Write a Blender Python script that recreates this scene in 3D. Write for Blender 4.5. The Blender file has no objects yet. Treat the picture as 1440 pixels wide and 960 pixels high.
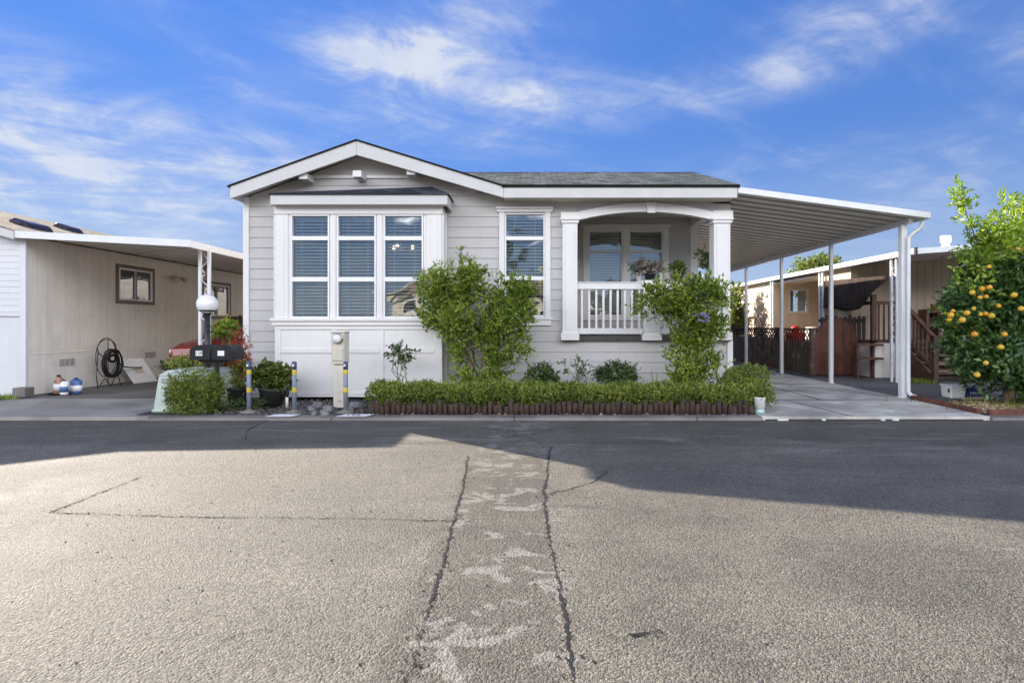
import bpy, math, random
import numpy as np
from mathutils import Vector, Matrix
random.seed(7)
R = math.radians
sc = bpy.context.scene
COL = sc.collection

# ------------------------------------------------------------------ camera
H = 1.25
cam = bpy.data.objects.new("camera", bpy.data.cameras.new("camera"))
COL.objects.link(cam)
cam.location = (0, 0, H)
cam.rotation_euler = (R(90), 0, 0)
cam.data.sensor_width = 36.0
cam.data.lens = 36.0 * 800 / 1440
cam.data.shift_x = -30 / 1440
cam.data.shift_y = -23 / 1440
cam.data.clip_start = 0.05
cam.data.clip_end = 5000
sc.camera = cam

# ------------------------------------------------------------------ light
SUN_EL, SUN_AZ = 25.3, -49.8          # azimuth measured from +Y towards +X
sun_dir = Vector((math.sin(R(SUN_AZ)) * math.cos(R(SUN_EL)), math.cos(R(SUN_AZ)) * math.cos(R(SUN_EL)), math.sin(R(SUN_EL))))
sl = bpy.data.lights.new("sun", 'SUN')
sl.energy = 3.6
sl.angle = R(0.55)
sl.color = (1.0, 0.90, 0.76)
so = bpy.data.objects.new("sun", sl)
COL.objects.link(so)
so.location = (-20, 20, 20)
so.rotation_euler = sun_dir.to_track_quat('Z', 'Y').to_euler()

world = bpy.data.worlds.new("World")
sc.world = world
world.use_nodes = True
wt = world.node_tree
wt.nodes.clear()


class NT:
    """small helper for node maths"""
    def __init__(s, tree): s.t = tree
    def node(s, typ, **kw):
        n = s.t.nodes.new(typ)
        for k, v in kw.items(): setattr(n, k, v)
        return n
    def put(s, sock, v):
        if isinstance(v, bpy.types.NodeSocket): s.t.links.new(v, sock)
        elif v is not None: sock.default_value = v
    def m(s, op, a, b=None, c=None, clamp=False):
        n = s.node('ShaderNodeMath', operation=op, use_clamp=clamp)
        s.put(n.inputs[0], a)
        if b is not None: s.put(n.inputs[1], b)
        if c is not None: s.put(n.inputs[2], c)
        return n.outputs[0]
    def vec(s, x, y, z):
        n = s.node('ShaderNodeCombineXYZ')
        s.put(n.inputs[0], x); s.put(n.inputs[1], y); s.put(n.inputs[2], z)
        return n.outputs[0]
    def sep(s, v):
        n = s.node('ShaderNodeSeparateXYZ'); s.put(n.inputs[0], v)
        return n.outputs[0], n.outputs[1], n.outputs[2]
    def vm(s, op, a, b=None):
        n = s.node('ShaderNodeVectorMath', operation=op)
        s.put(n.inputs[0], a)
        if b is not None: s.put(n.inputs[1], b)
        return n.outputs[0]
    def noise(s, v, scale, detail=4, rough=.55, dist=0.0, color=False):
        n = s.node('ShaderNodeTexNoise')
        s.put(n.inputs['Vector'], v)
        n.inputs['Scale'].default_value = scale; n.inputs['Detail'].default_value = detail
        n.inputs['Roughness'].default_value = rough; n.inputs['Distortion'].default_value = dist
        return n.outputs['Color' if color else 'Fac']
    def voro(s, v, scale, feature='F1', out='Distance', rnd=1.0):
        n = s.node('ShaderNodeTexVoronoi', feature=feature)
        s.put(n.inputs['Vector'], v); n.inputs['Scale'].default_value = scale
        n.inputs['Randomness'].default_value = rnd
        return n.outputs[out]
    def ss(s, v, a, b, lo=0.0, hi=1.0):
        n = s.node('ShaderNodeMapRange', interpolation_type='SMOOTHSTEP')
        s.put(n.inputs[0], v)
        n.inputs[1].default_value = a; n.inputs[2].default_value = b
        n.inputs[3].default_value = lo; n.inputs[4].default_value = hi
        return n.outputs[0]
    def mix(s, f, a, b, blend='MIX'):
        n = s.node('ShaderNodeMix', data_type='RGBA', blend_type=blend)
        s.put(n.inputs[0], f)
        def c(v): return (v[0], v[1], v[2], 1) if isinstance(v, (tuple, list)) else v
        s.put(n.inputs[6], c(a)); s.put(n.inputs[7], c(b))
        return n.outputs[2]
    def ramp(s, f, stops, interp='LINEAR'):
        n = s.node('ShaderNodeValToRGB'); s.put(n.inputs[0], f)
        r = n.color_ramp; r.interpolation = interp
        while len(r.elements) < len(stops): r.elements.new(0.5)
        for e, (p, c) in zip(r.elements, stops):
            e.position = p; e.color = (c[0], c[1], c[2], 1)
        return n.outputs[0]


W = NT(wt)
sky = W.node('ShaderNodeTexSky', sky_type='NISHITA', sun_disc=False)
sky.sun_elevation = R(SUN_EL)
sky.sun_rotation = R(SUN_AZ)
sky.air_density = 1.0
sky.dust_density = 0.0
sky.ozone_density = 3.0
tc = W.node('ShaderNodeTexCoord')
dx, dy, dz = W.sep(tc.outputs['Generated'])
az = W.m('ARCTAN2', dx, dy)
el = W.m('ARCSINE', dz)
zp = W.m('ADD', W.m('MAXIMUM', dz, 0.0), 0.10)
px_ = W.m('DIVIDE', dx, zp); py_ = W.m('DIVIDE', dy, zp)
plane = W.vec(px_, W.m('MULTIPLY', py_, 1.0), 0.0)
wisp = W.noise(W.vec(W.m('ADD', W.m('MULTIPLY', px_, .55), W.m('MULTIPLY', py_, .25)),
                     W.m('SUBTRACT', W.m('MULTIPLY', py_, 1.5), W.m('MULTIPLY', px_, .75)), 1.7), 1.5, 10, .60, 1.0)
puff = W.noise(plane, 3.2, 10, .62, .5)


def gauss(apx, apy, sw, sh, rot=0.0):
    """soft elliptical cloud field round a sky direction, sizes in degrees"""
    a0 = math.atan((apx - 750) / 800); e0 = math.atan((457 - apy) / math.hypot(800, apx - 750))
    da = W.m('SUBTRACT', az, a0); de = W.m('SUBTRACT', el, e0)
    c, s_ = math.cos(rot), math.sin(rot)
    u = W.m('ADD', W.m('MULTIPLY', da, c), W.m('MULTIPLY', de, s_))
    v = W.m('SUBTRACT', W.m('MULTIPLY', de, c), W.m('MULTIPLY', da, s_))
    u = W.m('DIVIDE', u, R(sw)); v = W.m('DIVIDE', v, R(sh))
    q = W.m('ADD', W.m('MULTIPLY', u, u), W.m('MULTIPLY', v, v))
    return W.m('EXPONENT', W.m('MULTIPLY', q, -1.0))


TINT = (.62, .555, .73)
GLOW = .38
CLOUD = (2.3, 2.42, 2.65)
BACK_FILL = (17.6, 17.8, 18.6)
fields = [gauss(120, 185, 10, 3.6, -.12), gauss(60, 250, 13, 4, 0), gauss(560, 95, 8, 4.4, .1), gauss(660, 45, 11, 3.8, .25),
          gauss(600, 182, 9, 1.6, -.12), gauss(735, 140, 6, 2.4, .3), gauss(1130, 90, 13, 1.8, .12), gauss(1250, 265, 13, 2.4, -.05),
          gauss(930, 135, 13, 1.8, .05), gauss(1230, 8, 7, 2.0, .1), gauss(1445, 60, 2, 3, .4), gauss(230, 30, 14, 1.8, -.35),
          gauss(1250, 205, 14, 1.6, 0.0), gauss(330, 215, 7, 2.2, -.1), gauss(200, 300, 14, 3, 0), gauss(460, 90, 9, 1.8, .35)]
wts = [.8, .9, .80, .75, .8, .8, .6, .75, .5, 1.0, .9, .35, .4, .8, .8, .6]
dens = None
for f, w_ in zip(fields, wts):
    f = W.m('MULTIPLY', f, w_)
    dens = f if dens is None else W.m('ADD', dens, f)
cot = W.noise(W.vec(W.m('ADD', W.m('MULTIPLY', az, 5.0), W.m('MULTIPLY', el, 2.2)), W.m('SUBTRACT', W.m('MULTIPLY', el, 11.0), W.m('MULTIPLY', az, 1.0)), .4), 1.0, 12, .66, .55)
tex = W.m('ADD', W.m('MULTIPLY', wisp, .36), W.m('ADD', W.m('MULTIPLY', puff, .14), W.m('MULTIPLY', cot, .50)))
cl = W.m('MULTIPLY', W.ss(tex, .42, .70), W.m('MINIMUM', dens, 1.5))
cl = W.m('ADD', cl, W.m('MULTIPLY', dens, .16))
cl = W.m('ADD', cl, W.m('MULTIPLY', W.ss(wisp, .48, .85), .20))
cl = W.m('MULTIPLY', W.m('MINIMUM', cl, .90), W.ss(W.m('ADD', W.m('MULTIPLY', cot, .6), W.m('MULTIPLY', puff, .4)), .36, .64, .66, 1.0))
# clear blue of the dome, its glow round the sun held back
hs = W.node('ShaderNodeHueSaturation')
hs.inputs['Saturation'].default_value = 1.22
hs.inputs['Value'].default_value = 1.0
W.put(hs.inputs['Color'], sky.outputs[0])
sr, sg, sb = W.sep(hs.outputs[0])
lum = W.m('ADD', W.m('MULTIPLY', sr, .3), W.m('ADD', W.m('MULTIPLY', sg, .55), W.m('MULTIPLY', sb, .15)))
fac = W.m('DIVIDE', 1.0, W.m('ADD', 1.0, W.m('MULTIPLY', W.m('MAXIMUM', W.m('SUBTRACT', lum, .9), 0.0), GLOW)))
skyc = W.mix(cl, W.mix(1.0, hs.outputs[0], W.vec(W.m('MULTIPLY', fac, TINT[0]), W.m('MULTIPLY', fac, TINT[1]), W.m('MULTIPLY', fac, TINT[2])), 'MULTIPLY'), CLOUD)
skyc = W.mix(W.ss(dz, .27, -.06, 0, .80), skyc, (1.6, 2.1, 2.95))
# bright fill light added to the unseen rear sky, broken like cloud
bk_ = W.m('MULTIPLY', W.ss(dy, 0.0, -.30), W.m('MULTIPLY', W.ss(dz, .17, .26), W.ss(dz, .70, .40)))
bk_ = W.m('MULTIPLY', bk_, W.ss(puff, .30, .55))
skyc = W.mix(bk_, skyc, BACK_FILL)
bg = W.node('ShaderNodeBackground')
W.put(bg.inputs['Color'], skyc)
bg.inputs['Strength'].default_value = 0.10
wo = W.node('ShaderNodeOutputWorld')
wt.links.new(bg.outputs[0], wo.inputs[0])

sc.view_settings.view_transform = 'Standard'
sc.view_settings.look = 'None'
sc.view_settings.gamma = 1.0
sc.view_settings.use_curve_mapping = False
sc.view_settings.exposure = 1.75
sc.cycles.max_bounces = 8
sc.cycles.transparent_max_bounces = 16
sc.cycles.caustics_reflective = False
sc.cycles.caustics_refractive = False


# ------------------------------------------------------------------ measuring
def PX(px, Z): return (px - 750) * Z / 800.0
def PZ(py, Z): return H - (py - 457) * Z / 800.0


# ------------------------------------------------------------------ materials
def base_mat(name):
    m = bpy.data.materials.new(name); m.use_nodes = True
    t = m.node_tree; t.nodes.clear()
    n = NT(t)
    o = n.node('ShaderNodeOutputMaterial'); b = n.node('ShaderNodeBsdfPrincipled')
    t.links.new(b.outputs[0], o.inputs[0])
    return m, n, b, o


def bump(n, b, h, strength=.4, dist=.01):
    bp = n.node('ShaderNodeBump'); bp.inputs['Strength'].default_value = strength; bp.inputs['Distance'].default_value = dist
    n.put(bp.inputs['Height'], h); n.put(b.inputs['Normal'], bp.outputs[0])


def pmat(name, col, rough=.6, var=.06, scale=6.0, bmp=.0, bs=60.0, streak=0.0, metal=0.0, spec=.5, dirt=None, dirt_amt=.0, coat=0.0):
    m, n, b, o = base_mat(name)
    pos = n.node('ShaderNodeNewGeometry').outputs['Position']
    f = n.noise(pos, scale, 5, .6)
    f = n.ss(f, .3, .7, 1 - var, 1 + var)
    c = n.mix(1.0, col, n.vec(f, f, f), 'MULTIPLY')
    if streak:
        x, y, z = n.sep(pos)
        s_ = n.noise(n.vec(n.m('MULTIPLY', x, 14), n.m('MULTIPLY', y, 14), n.m('MULTIPLY', z, .8)), 1.0, 5, .6)
        s_ = n.ss(s_, .35, .75, 1.0, 1 - streak)
        c = n.mix(1.0, c, n.vec(s_, s_, s_), 'MULTIPLY')
    if dirt is not None:
        d = n.noise(pos, scale * .7 + 1.3, 8, .68, .4)
        c = n.mix(n.ss(d, .52, .75, 0, dirt_amt), c, dirt)
    n.put(b.inputs['Base Color'], c)
    r = n.ss(n.noise(pos, scale * 2, 3), .3, .7, max(.05, rough - .08), min(1, rough + .08))
    n.put(b.inputs['Roughness'], r)
    b.inputs['Metallic'].default_value = metal
    b.inputs['Specular IOR Level'].default_value = spec
    if coat: b.inputs['Coat Weight'].default_value = coat; b.inputs['Coat Roughness'].default_value = .1
    if bmp: bump(n, b, n.noise(pos, bs, 4, .6), bmp, .004)
    return m


def leaf_mat(name, stops, rough=.5, trans=.3, spec=.4):
    m, n, b, o = base_mat(name)
    g = n.node('ShaderNodeNewGeometry')
    rnd = g.outputs['Random Per Island']
    big = n.noise(g.outputs['Position'], 3.0, 2)
    f = n.m('ADD', n.m('MULTIPLY', rnd, .72), n.m('MULTIPLY', n.ss(big, .3, .7), .28))
    c = n.ramp(f, stops)
    n.put(b.inputs['Base Color'], c)
    b.inputs['Roughness'].default_value = rough
    b.inputs['Specular IOR Level'].default_value = spec
    tr = n.node('ShaderNodeBsdfTranslucent')
    n.put(tr.inputs[0], n.mix(1.0, c, (1.25, 1.3, .7), 'MULTIPLY'))
    mx = n.node('ShaderNodeMixShader'); mx.inputs[0].default_value = trans
    m.node_tree.links.new(b.outputs[0], mx.inputs[1]); m.node_tree.links.new(tr.outputs[0], mx.inputs[2])
    m.node_tree.links.new(mx.outputs[0], o.inputs[0])
    return m


M = {}
M['siding'] = pmat('grey painted lap siding', (.515, .50, .485), .62, .035, 2.0, .08, 90, .04)
M['trim'] = pmat('white painted trim', (.76, .745, .72), .5, .02, 3.0, .05, 70, .03)
M['fascia'] = pmat('white fascia paint', (.60, .59, .575), .55, .04, 4.0, .06, 50, .04, dirt=(.5, .48, .46), dirt_amt=.25)
M['cream'] = pmat('cream soffit paint', (.66, .62, .54), .65, .04, 3.0)
M['vinyl'] = pmat('white vinyl sash', (.82, .82, .83), .35, .01, 3.0)
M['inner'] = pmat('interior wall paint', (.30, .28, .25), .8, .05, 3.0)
M['blind'] = pmat('white blind slats', (.86, .87, .86), .45, .03, 5.0)
M['dark'] = pmat('dark gap', (.03, .03, .03), .9, .2, 8.0)
M['porchfloor'] = pmat('dark porch decking', (.07, .06, .055), .7, .2, 9.0)
M['white_metal'] = pmat('white painted metal', (.76, .77, .78), .38, .03, 3.0, .03, 30, .05)
M['pan'] = pmat('carport roof panel', (.88, .84, .76), .42, .02, 1.0, 0, 50, 0)
M['pan_groove'] = pmat('shade toned roof panel channel', (.50, .47, .40), .6, .05, 2.0)  # recessed channels darkened in the colour to stand for shade
M['concrete'] = None
M['wood_red'] = pmat('red brown stained wood', (.145, .052, .032), .7, .25, 7, .35, 40, .35)
M['wood_dark'] = pmat('dark weathered boards', (.14, .10, .072), .85, .35, 5, .4, 40, .6, dirt=(.36, .29, .21), dirt_amt=.9)
M['wood_rail'] = pmat('brown deck rail wood', (.115, .055, .036), .75, .3, 8, .3, 40, .3)
M['lattice'] = pmat('dark lattice wood', (.05, .035, .028), .85, .25, 9, .2, 40)
M['tan'] = pmat('tan grooved siding', (.66, .54, .41), .7, .05, 1.5, .08, 60, .08)
M['tan_dim'] = pmat('shaded tan siding', (.50, .40, .29), .7, .06, 1.5, .08, 60, .10)  # darker copy of the tan; front wall's awning shade is in the colour
M['beige'] = pmat('weathered beige siding', (.82, .77, .69), .72, .07, 1.2, .08, 60, .12, dirt=(.50, .43, .34), dirt_amt=.3)
M['beige_low'] = pmat('beige skirting', (.80, .76, .70), .72, .06, 1.5, .06, 60, .10, dirt=(.36, .30, .24), dirt_amt=.3)
M['pale'] = pmat('pale grey vinyl siding', (.68, .68, .70), .5, .03, 2.0, .03, 60, .04)
M['brown_trim'] = pmat('brown window trim', (.17, .13, .10), .6, .1, 5)
M['black'] = pmat('black plastic', (.014, .014, .016), .5, .15, 6, spec=.3)
M['black_metal'] = pmat('black painted metal', (.02, .02, .024), .4, .15, 6)
M['bollard'] = pmat('blue grey painted steel', (.205, .235, .29), .5, .08, 9, .05, 50, .1)
M['yellow'] = pmat('yellow reflective tape', (.62, .45, .04), .5, .12, 12, dirt=(.3, .22, .06), dirt_amt=.5)
M['white'] = pmat('white plastic', (.78, .78, .77), .45, .04, 8)
M['clay'] = pmat('terracotta', (.45, .16, .07), .8, .1, 9)
M['wood_log'] = pmat('dark red brown log stakes', (.060, .036, .026), .85, .35, 9, .4, 50, .4)
M['cap_navy'] = pmat('dark navy cap', (.06, .085, .15), .5, .08, 9)
M['red_plastic'] = pmat('bright red plastic', (.62, .04, .03), .4, .05, 9)
M['vent_grey'] = pmat('grey vent metal', (.40, .39, .37), .6, .1, 9)
M['globe'] = pmat('opal globe', (.84, .84, .83), .28, .01, 3, coat=.4)
M['meter'] = pmat('cream utility enamel', (.60, .56, .47), .5, .05, 4, .04, 50, .08, dirt=(.38, .28, .18), dirt_amt=.3)
M['metal'] = pmat('brushed metal', (.5, .5, .5), .35, .08, 9, metal=.9)
M['util'] = pmat('pale green fibreglass', (.50, .56, .49), .6, .04, 3, .05, 50, .07, dirt=(.33, .33, .27), dirt_amt=.35)
M['util_dark'] = pmat('grey green fibreglass panel', (.30, .34, .31), .6, .06, 4)
M['pot_black'] = pmat('black nursery pot', (.02, .02, .021), .55, .2, 7)
M['pot_white'] = pmat('white ceramic pot', (.72, .71, .68), .3, .04, 7)
M['bark'] = pmat('grey brown bark', (.15, .105, .07), .9, .3, 14, .7, 60, .3)
M['stem'] = pmat('green brown stem', (.14, .12, .06), .8, .25, 14, .3, 60)
M['rock'] = pmat('grey broken slate', (.20, .205, .21), .8, .25, 9, .5, 40)
M['red_car'] = pmat('dark red car paint', (.22, .012, .010), .28, .04, 3, coat=.8)
M['blue'] = pmat('navy blue plastic', (.012, .025, .17), .4, .1, 7)
M['blue_label'] = pmat('blue label', (.05, .11, .28), .45, .1, 9)
M['amber'] = pmat('amber liquid', (.30, .16, .10), .3, .3, 16)
M['teal'] = pmat('pale teal plastic', (.45, .66, .60), .4, .06, 8)
M['paint_white'] = pmat('worn white kerb paint', (.70, .70, .68), .75, .08, 14, .1, 60, dirt=(.22, .21, .20), dirt_amt=.6)
M['number'] = pmat('black stencil paint', (.03, .03, .03), .8, .2, 14)
M['tarp'] = pmat('dark brown shade cloth', (.075, .056, .048), .95, .25, 4, .3, 90, .4, spec=.08)
def orange_mat():
    m, n, b, o = base_mat('orange peel')
    r = n.node('ShaderNodeObjectInfo').outputs['Random']
    pos = n.node('ShaderNodeNewGeometry').outputs['Position']
    f = n.m('ADD', n.m('MULTIPLY', r, .8), n.m('MULTIPLY', n.noise(pos, 22, 3), .3))
    n.put(b.inputs['Base Color'], n.ramp(f, [(0, (.30, .27, .03)), (.25, (.62, .40, .04)), (.7, (.72, .36, .03)), (1, (.66, .25, .02))]))
    b.inputs['Roughness'].default_value = .5
    bump(n, b, n.noise(pos, 190, 2), .3, .003)
    return m


M['orange'] = orange_mat()
M['purple'] = leaf_mat('purple succulent leaves', [(0, (.16, .13, .15)), (.6, (.27, .23, .21)), (1, (.40, .35, .27))])
M['red_leaf'] = leaf_mat('red nandina leaves', [(0, (.16, .02, .012)), (.5, (.40, .06, .03)), (.8, (.42, .17, .08)), (1, (.14, .17, .04))])
M['mixed_leaf'] = leaf_mat('yellow green leaves', [(0, (0.079, 0.123, 0.035)), (.5, (0.228, 0.280, 0.070)), (1, (0.525, 0.507, 0.123))])
M['leaf'] = leaf_mat('shrub leaves', [(0, (.035, .07, .014)), (.4, (.15, .215, .03)), (.8, (.33, .42, .06)), (1, (.55, .58, .14))], .5, .42)
M['leaf_hedge'] = leaf_mat('hedge leaves', [(0, (.035, .06, .016)), (.4, (.14, .19, .035)), (.8, (.31, .36, .07)), (1, (.55, .52, .16))], .5, .4)
M['leaf_tip'] = leaf_mat('fresh lit hedge tips', [(0, (.16, .22, .04)), (.5, (.30, .38, .07)), (1, (.52, .54, .16))], .5, .45)  # young leaves, with top light put into their paler colour
M['leaf_dark'] = leaf_mat('dark glossy leaves', [(0, (0.024, 0.051, 0.016)), (.6, (0.060, 0.112, 0.028)), (1, (0.142, 0.190, 0.045))], .35, .15, .6)
M['leaf_jade'] = leaf_mat('jade plant leaves', [(0, (.035, .06, .012)), (.6, (.11, .15, .028)), (.92, (.20, .23, .05)), (1, (.32, .13, .04))], .4, .2)
M['leaf_orange'] = leaf_mat('citrus leaves', [(0, (0.022, 0.061, 0.019)), (.5, (0.061, 0.135, 0.035)), (.85, (0.152, 0.261, 0.055)), (1, (0.348, 0.457, 0.087))], .35, .25, .6)
M['leaf_young'] = leaf_mat('young citrus leaves', [(0, (0.088, 0.175, 0.026)), (.5, (0.245, 0.367, 0.052)), (1, (0.560, 0.600, 0.088))], .4, .4, .5)
M['leaf_far'] = leaf_mat('far tree leaves', [(0, (0.052, 0.088, 0.021)), (.6, (0.175, 0.228, 0.044)), (1, (0.455, 0.420, 0.088))])
M['palm'] = leaf_mat('palm leaves', [(0, (.03, .05, .02)), (1, (.09, .12, .04))])
M['lily'] = leaf_mat('lilac flower', [(0, (.30, .24, .55)), (1, (.50, .44, .75))])
M['shell'] = pmat('cream house paint', (.62, .57, .46), .7, .05, 2.0)
M['skyl'] = pmat('skylight dark acrylic', (.035, .025, .028), .25, .1, 5)


def concrete_mat(name, col, joint=None, stain=.35):
    m, n, b, o = base_mat(name)
    pos = n.node('ShaderNodeNewGeometry').outputs['Position']
    f1 = n.noise(pos, 1.1, 6, .62, .5); f2 = n.noise(pos, 90, 3, .6); f3 = n.noise(pos, 6.5, 5, .6)
    f = n.m('ADD', n.ss(f1, .33, .68, 1 - stain, 1.12), n.m('ADD', n.m('MULTIPLY', n.m('SUBTRACT', f2, .5), .28), n.m('MULTIPLY', n.m('SUBTRACT', f3, .5), .35)))
    c = n.mix(1.0, col, n.vec(f, f, n.m('MULTIPLY', f, 1.0)), 'MULTIPLY')
    n.put(b.inputs['Base Color'], c)
    n.put(b.inputs['Roughness'], n.ss(f1, .3, .7, .55, .85))
    bump(n, b, n.m('ADD', f2, n.m('MULTIPLY', f3, .5)), .25, .004)
    return m


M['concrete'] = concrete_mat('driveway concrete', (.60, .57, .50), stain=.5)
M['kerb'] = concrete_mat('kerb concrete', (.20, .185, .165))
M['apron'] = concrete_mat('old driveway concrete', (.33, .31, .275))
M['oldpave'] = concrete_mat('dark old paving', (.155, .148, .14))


def soil_mat():
    m, n, b, o = base_mat('bed soil and gravel')
    pos = n.node('ShaderNodeNewGeometry').outputs['Position']
    v = n.voro(pos, 38, out='Color'); d = n.voro(pos, 38)
    r, g, bl = n.sep(v)
    c = n.ramp(r, [(0, (.022, .018, .015)), (.5, (.055, .048, .042)), (.85, (.10, .092, .085)), (1, (.21, .19, .17))])
    n.put(b.inputs['Base Color'], c); b.inputs['Roughness'].default_value = .95
    bump(n, b, n.m('SUBTRACT', 1.0, d), 1.0, .02)
    return m


M['soil'] = soil_mat()


def chips_mat():
    m, n, b, o = base_mat('bark chips')
    rnd = n.node('ShaderNodeNewGeometry').outputs['Random Per Island']
    n.put(b.inputs['Base Color'], n.ramp(rnd, [(0, (.10, .055, .03)), (.4, (.24, .15, .085)), (.8, (.42, .30, .18)), (1, (.58, .47, .32))]))
    b.inputs['Roughness'].default_value = .85
    return m


M['chips'] = chips_mat()


def gravel_mat():
    m, n, b, o = base_mat('gravel stones')
    rnd = n.node('ShaderNodeNewGeometry').outputs['Random Per Island']
    n.put(b.inputs['Base Color'], n.ramp(rnd, [(0, (.03, .026, .024)), (.5, (.085, .078, .072)), (.85, (.16, .15, .145)), (.95, (.20, .12, .07)), (1, (.36, .34, .32))]))
    b.inputs['Roughness'].default_value = .9
    return m


M['gravel'] = gravel_mat()


def shingle_mat(name, c0, c1, c2):
    m, n, b, o = base_mat(name)
    pos = n.node('ShaderNodeNewGeometry').outputs['Position']
    x, y, z = n.sep(pos)
    br = n.node('ShaderNodeTexBrick')
    n.put(br.inputs['Vector'], n.vec(n.m('ADD', x, n.m('MULTIPLY', y, .0)), n.m('MULTIPLY', y, 1.0), 0.0))
    br.inputs['Scale'].default_value = 1.0
    br.inputs['Brick Width'].default_value = .22; br.inputs['Row Height'].default_value = .14
    br.inputs['Mortar Size'].default_value = .006; br.inputs['Mortar Smooth'].default_value = .3
    br.inputs['Color1'].default_value = (0, 0, 0, 1); br.inputs['Color2'].default_value = (1, 1, 1, 1)
    br.inputs['Mortar'].default_value = (.0, .0, .0, 1)
    r, g, bl = n.sep(br.outputs['Color'])
    f = n.m('ADD', n.m('MULTIPLY', r, .6), n.m('MULTIPLY', n.noise(pos, 70, 4, .7), .55))
    c = n.ramp(f, [(.1, c0), (.5, c1), (.9, c2)])
    c = n.mix(br.outputs['Fac'], c, (.02, .02, .02))
    n.put(b.inputs['Base Color'], c); b.inputs['Roughness'].default_value = .95; b.inputs['Specular IOR Level'].default_value = .08
    bump(n, b, n.m('ADD', n.m('MULTIPLY', r, .6), n.m('MULTIPLY', n.noise(pos, 150, 3), .6)), .6, .012)
    return m


M['shingle'] = shingle_mat('grey green shingles', (.045, .052, .050), (.098, .110, .104), (.165, .175, .165))
M['shingle_dark'] = shingle_mat('charcoal shingles', (.02, .022, .026), (.045, .048, .055), (.08, .085, .095))
M['shingle_tan'] = shingle_mat('tan shingles', (.11, .085, .06), (.20, .16, .12), (.30, .26, .21))


def glass_mat():
    m, n, b, o = base_mat('window glass')
    pos = n.node('ShaderNodeNewGeometry').outputs['Position']
    gl = n.node('ShaderNodeBsdfGlossy'); gl.inputs['Roughness'].default_value = .015
    gl.inputs['Color'].default_value = (.95, .96, .95, 1)
    tr = n.node('ShaderNodeBsdfTransparent'); tr.inputs[0].default_value = (.93, .96, .95, 1)
    bp = n.node('ShaderNodeBump'); bp.inputs['Strength'].default_value = .15; bp.inputs['Distance'].default_value = .06
    n.put(bp.inputs['Height'], n.noise(pos, 2.1, 1, .4, .6))
    n.put(gl.inputs['Normal'], bp.outputs[0])
    fr = n.node('ShaderNodeFresnel'); fr.inputs['IOR'].default_value = 1.9
    f = n.m('ADD', n.m('MULTIPLY', fr.outputs[0], 1.1), .05, clamp=True)
    mx = n.node('ShaderNodeMixShader'); n.put(mx.inputs[0], f)
    m.node_tree.links.new(tr.outputs[0], mx.inputs[1]); m.node_tree.links.new(gl.outputs[0], mx.inputs[2])
    m.node_tree.links.new(mx.outputs[0], o.inputs[0])
    return m


M['glass'] = glass_mat()


def emit_mat(name, col, s):
    m, n, b, o = base_mat(name)
    b.inputs['Base Color'].default_value = (*col, 1)
    b.inputs['Emission Color'].default_value = (*col, 1); b.inputs['Emission Strength'].default_value = s
    return m


M['bulb'] = emit_mat('lit warm bulb', (1.0, .72, .40), 1.3)


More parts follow.
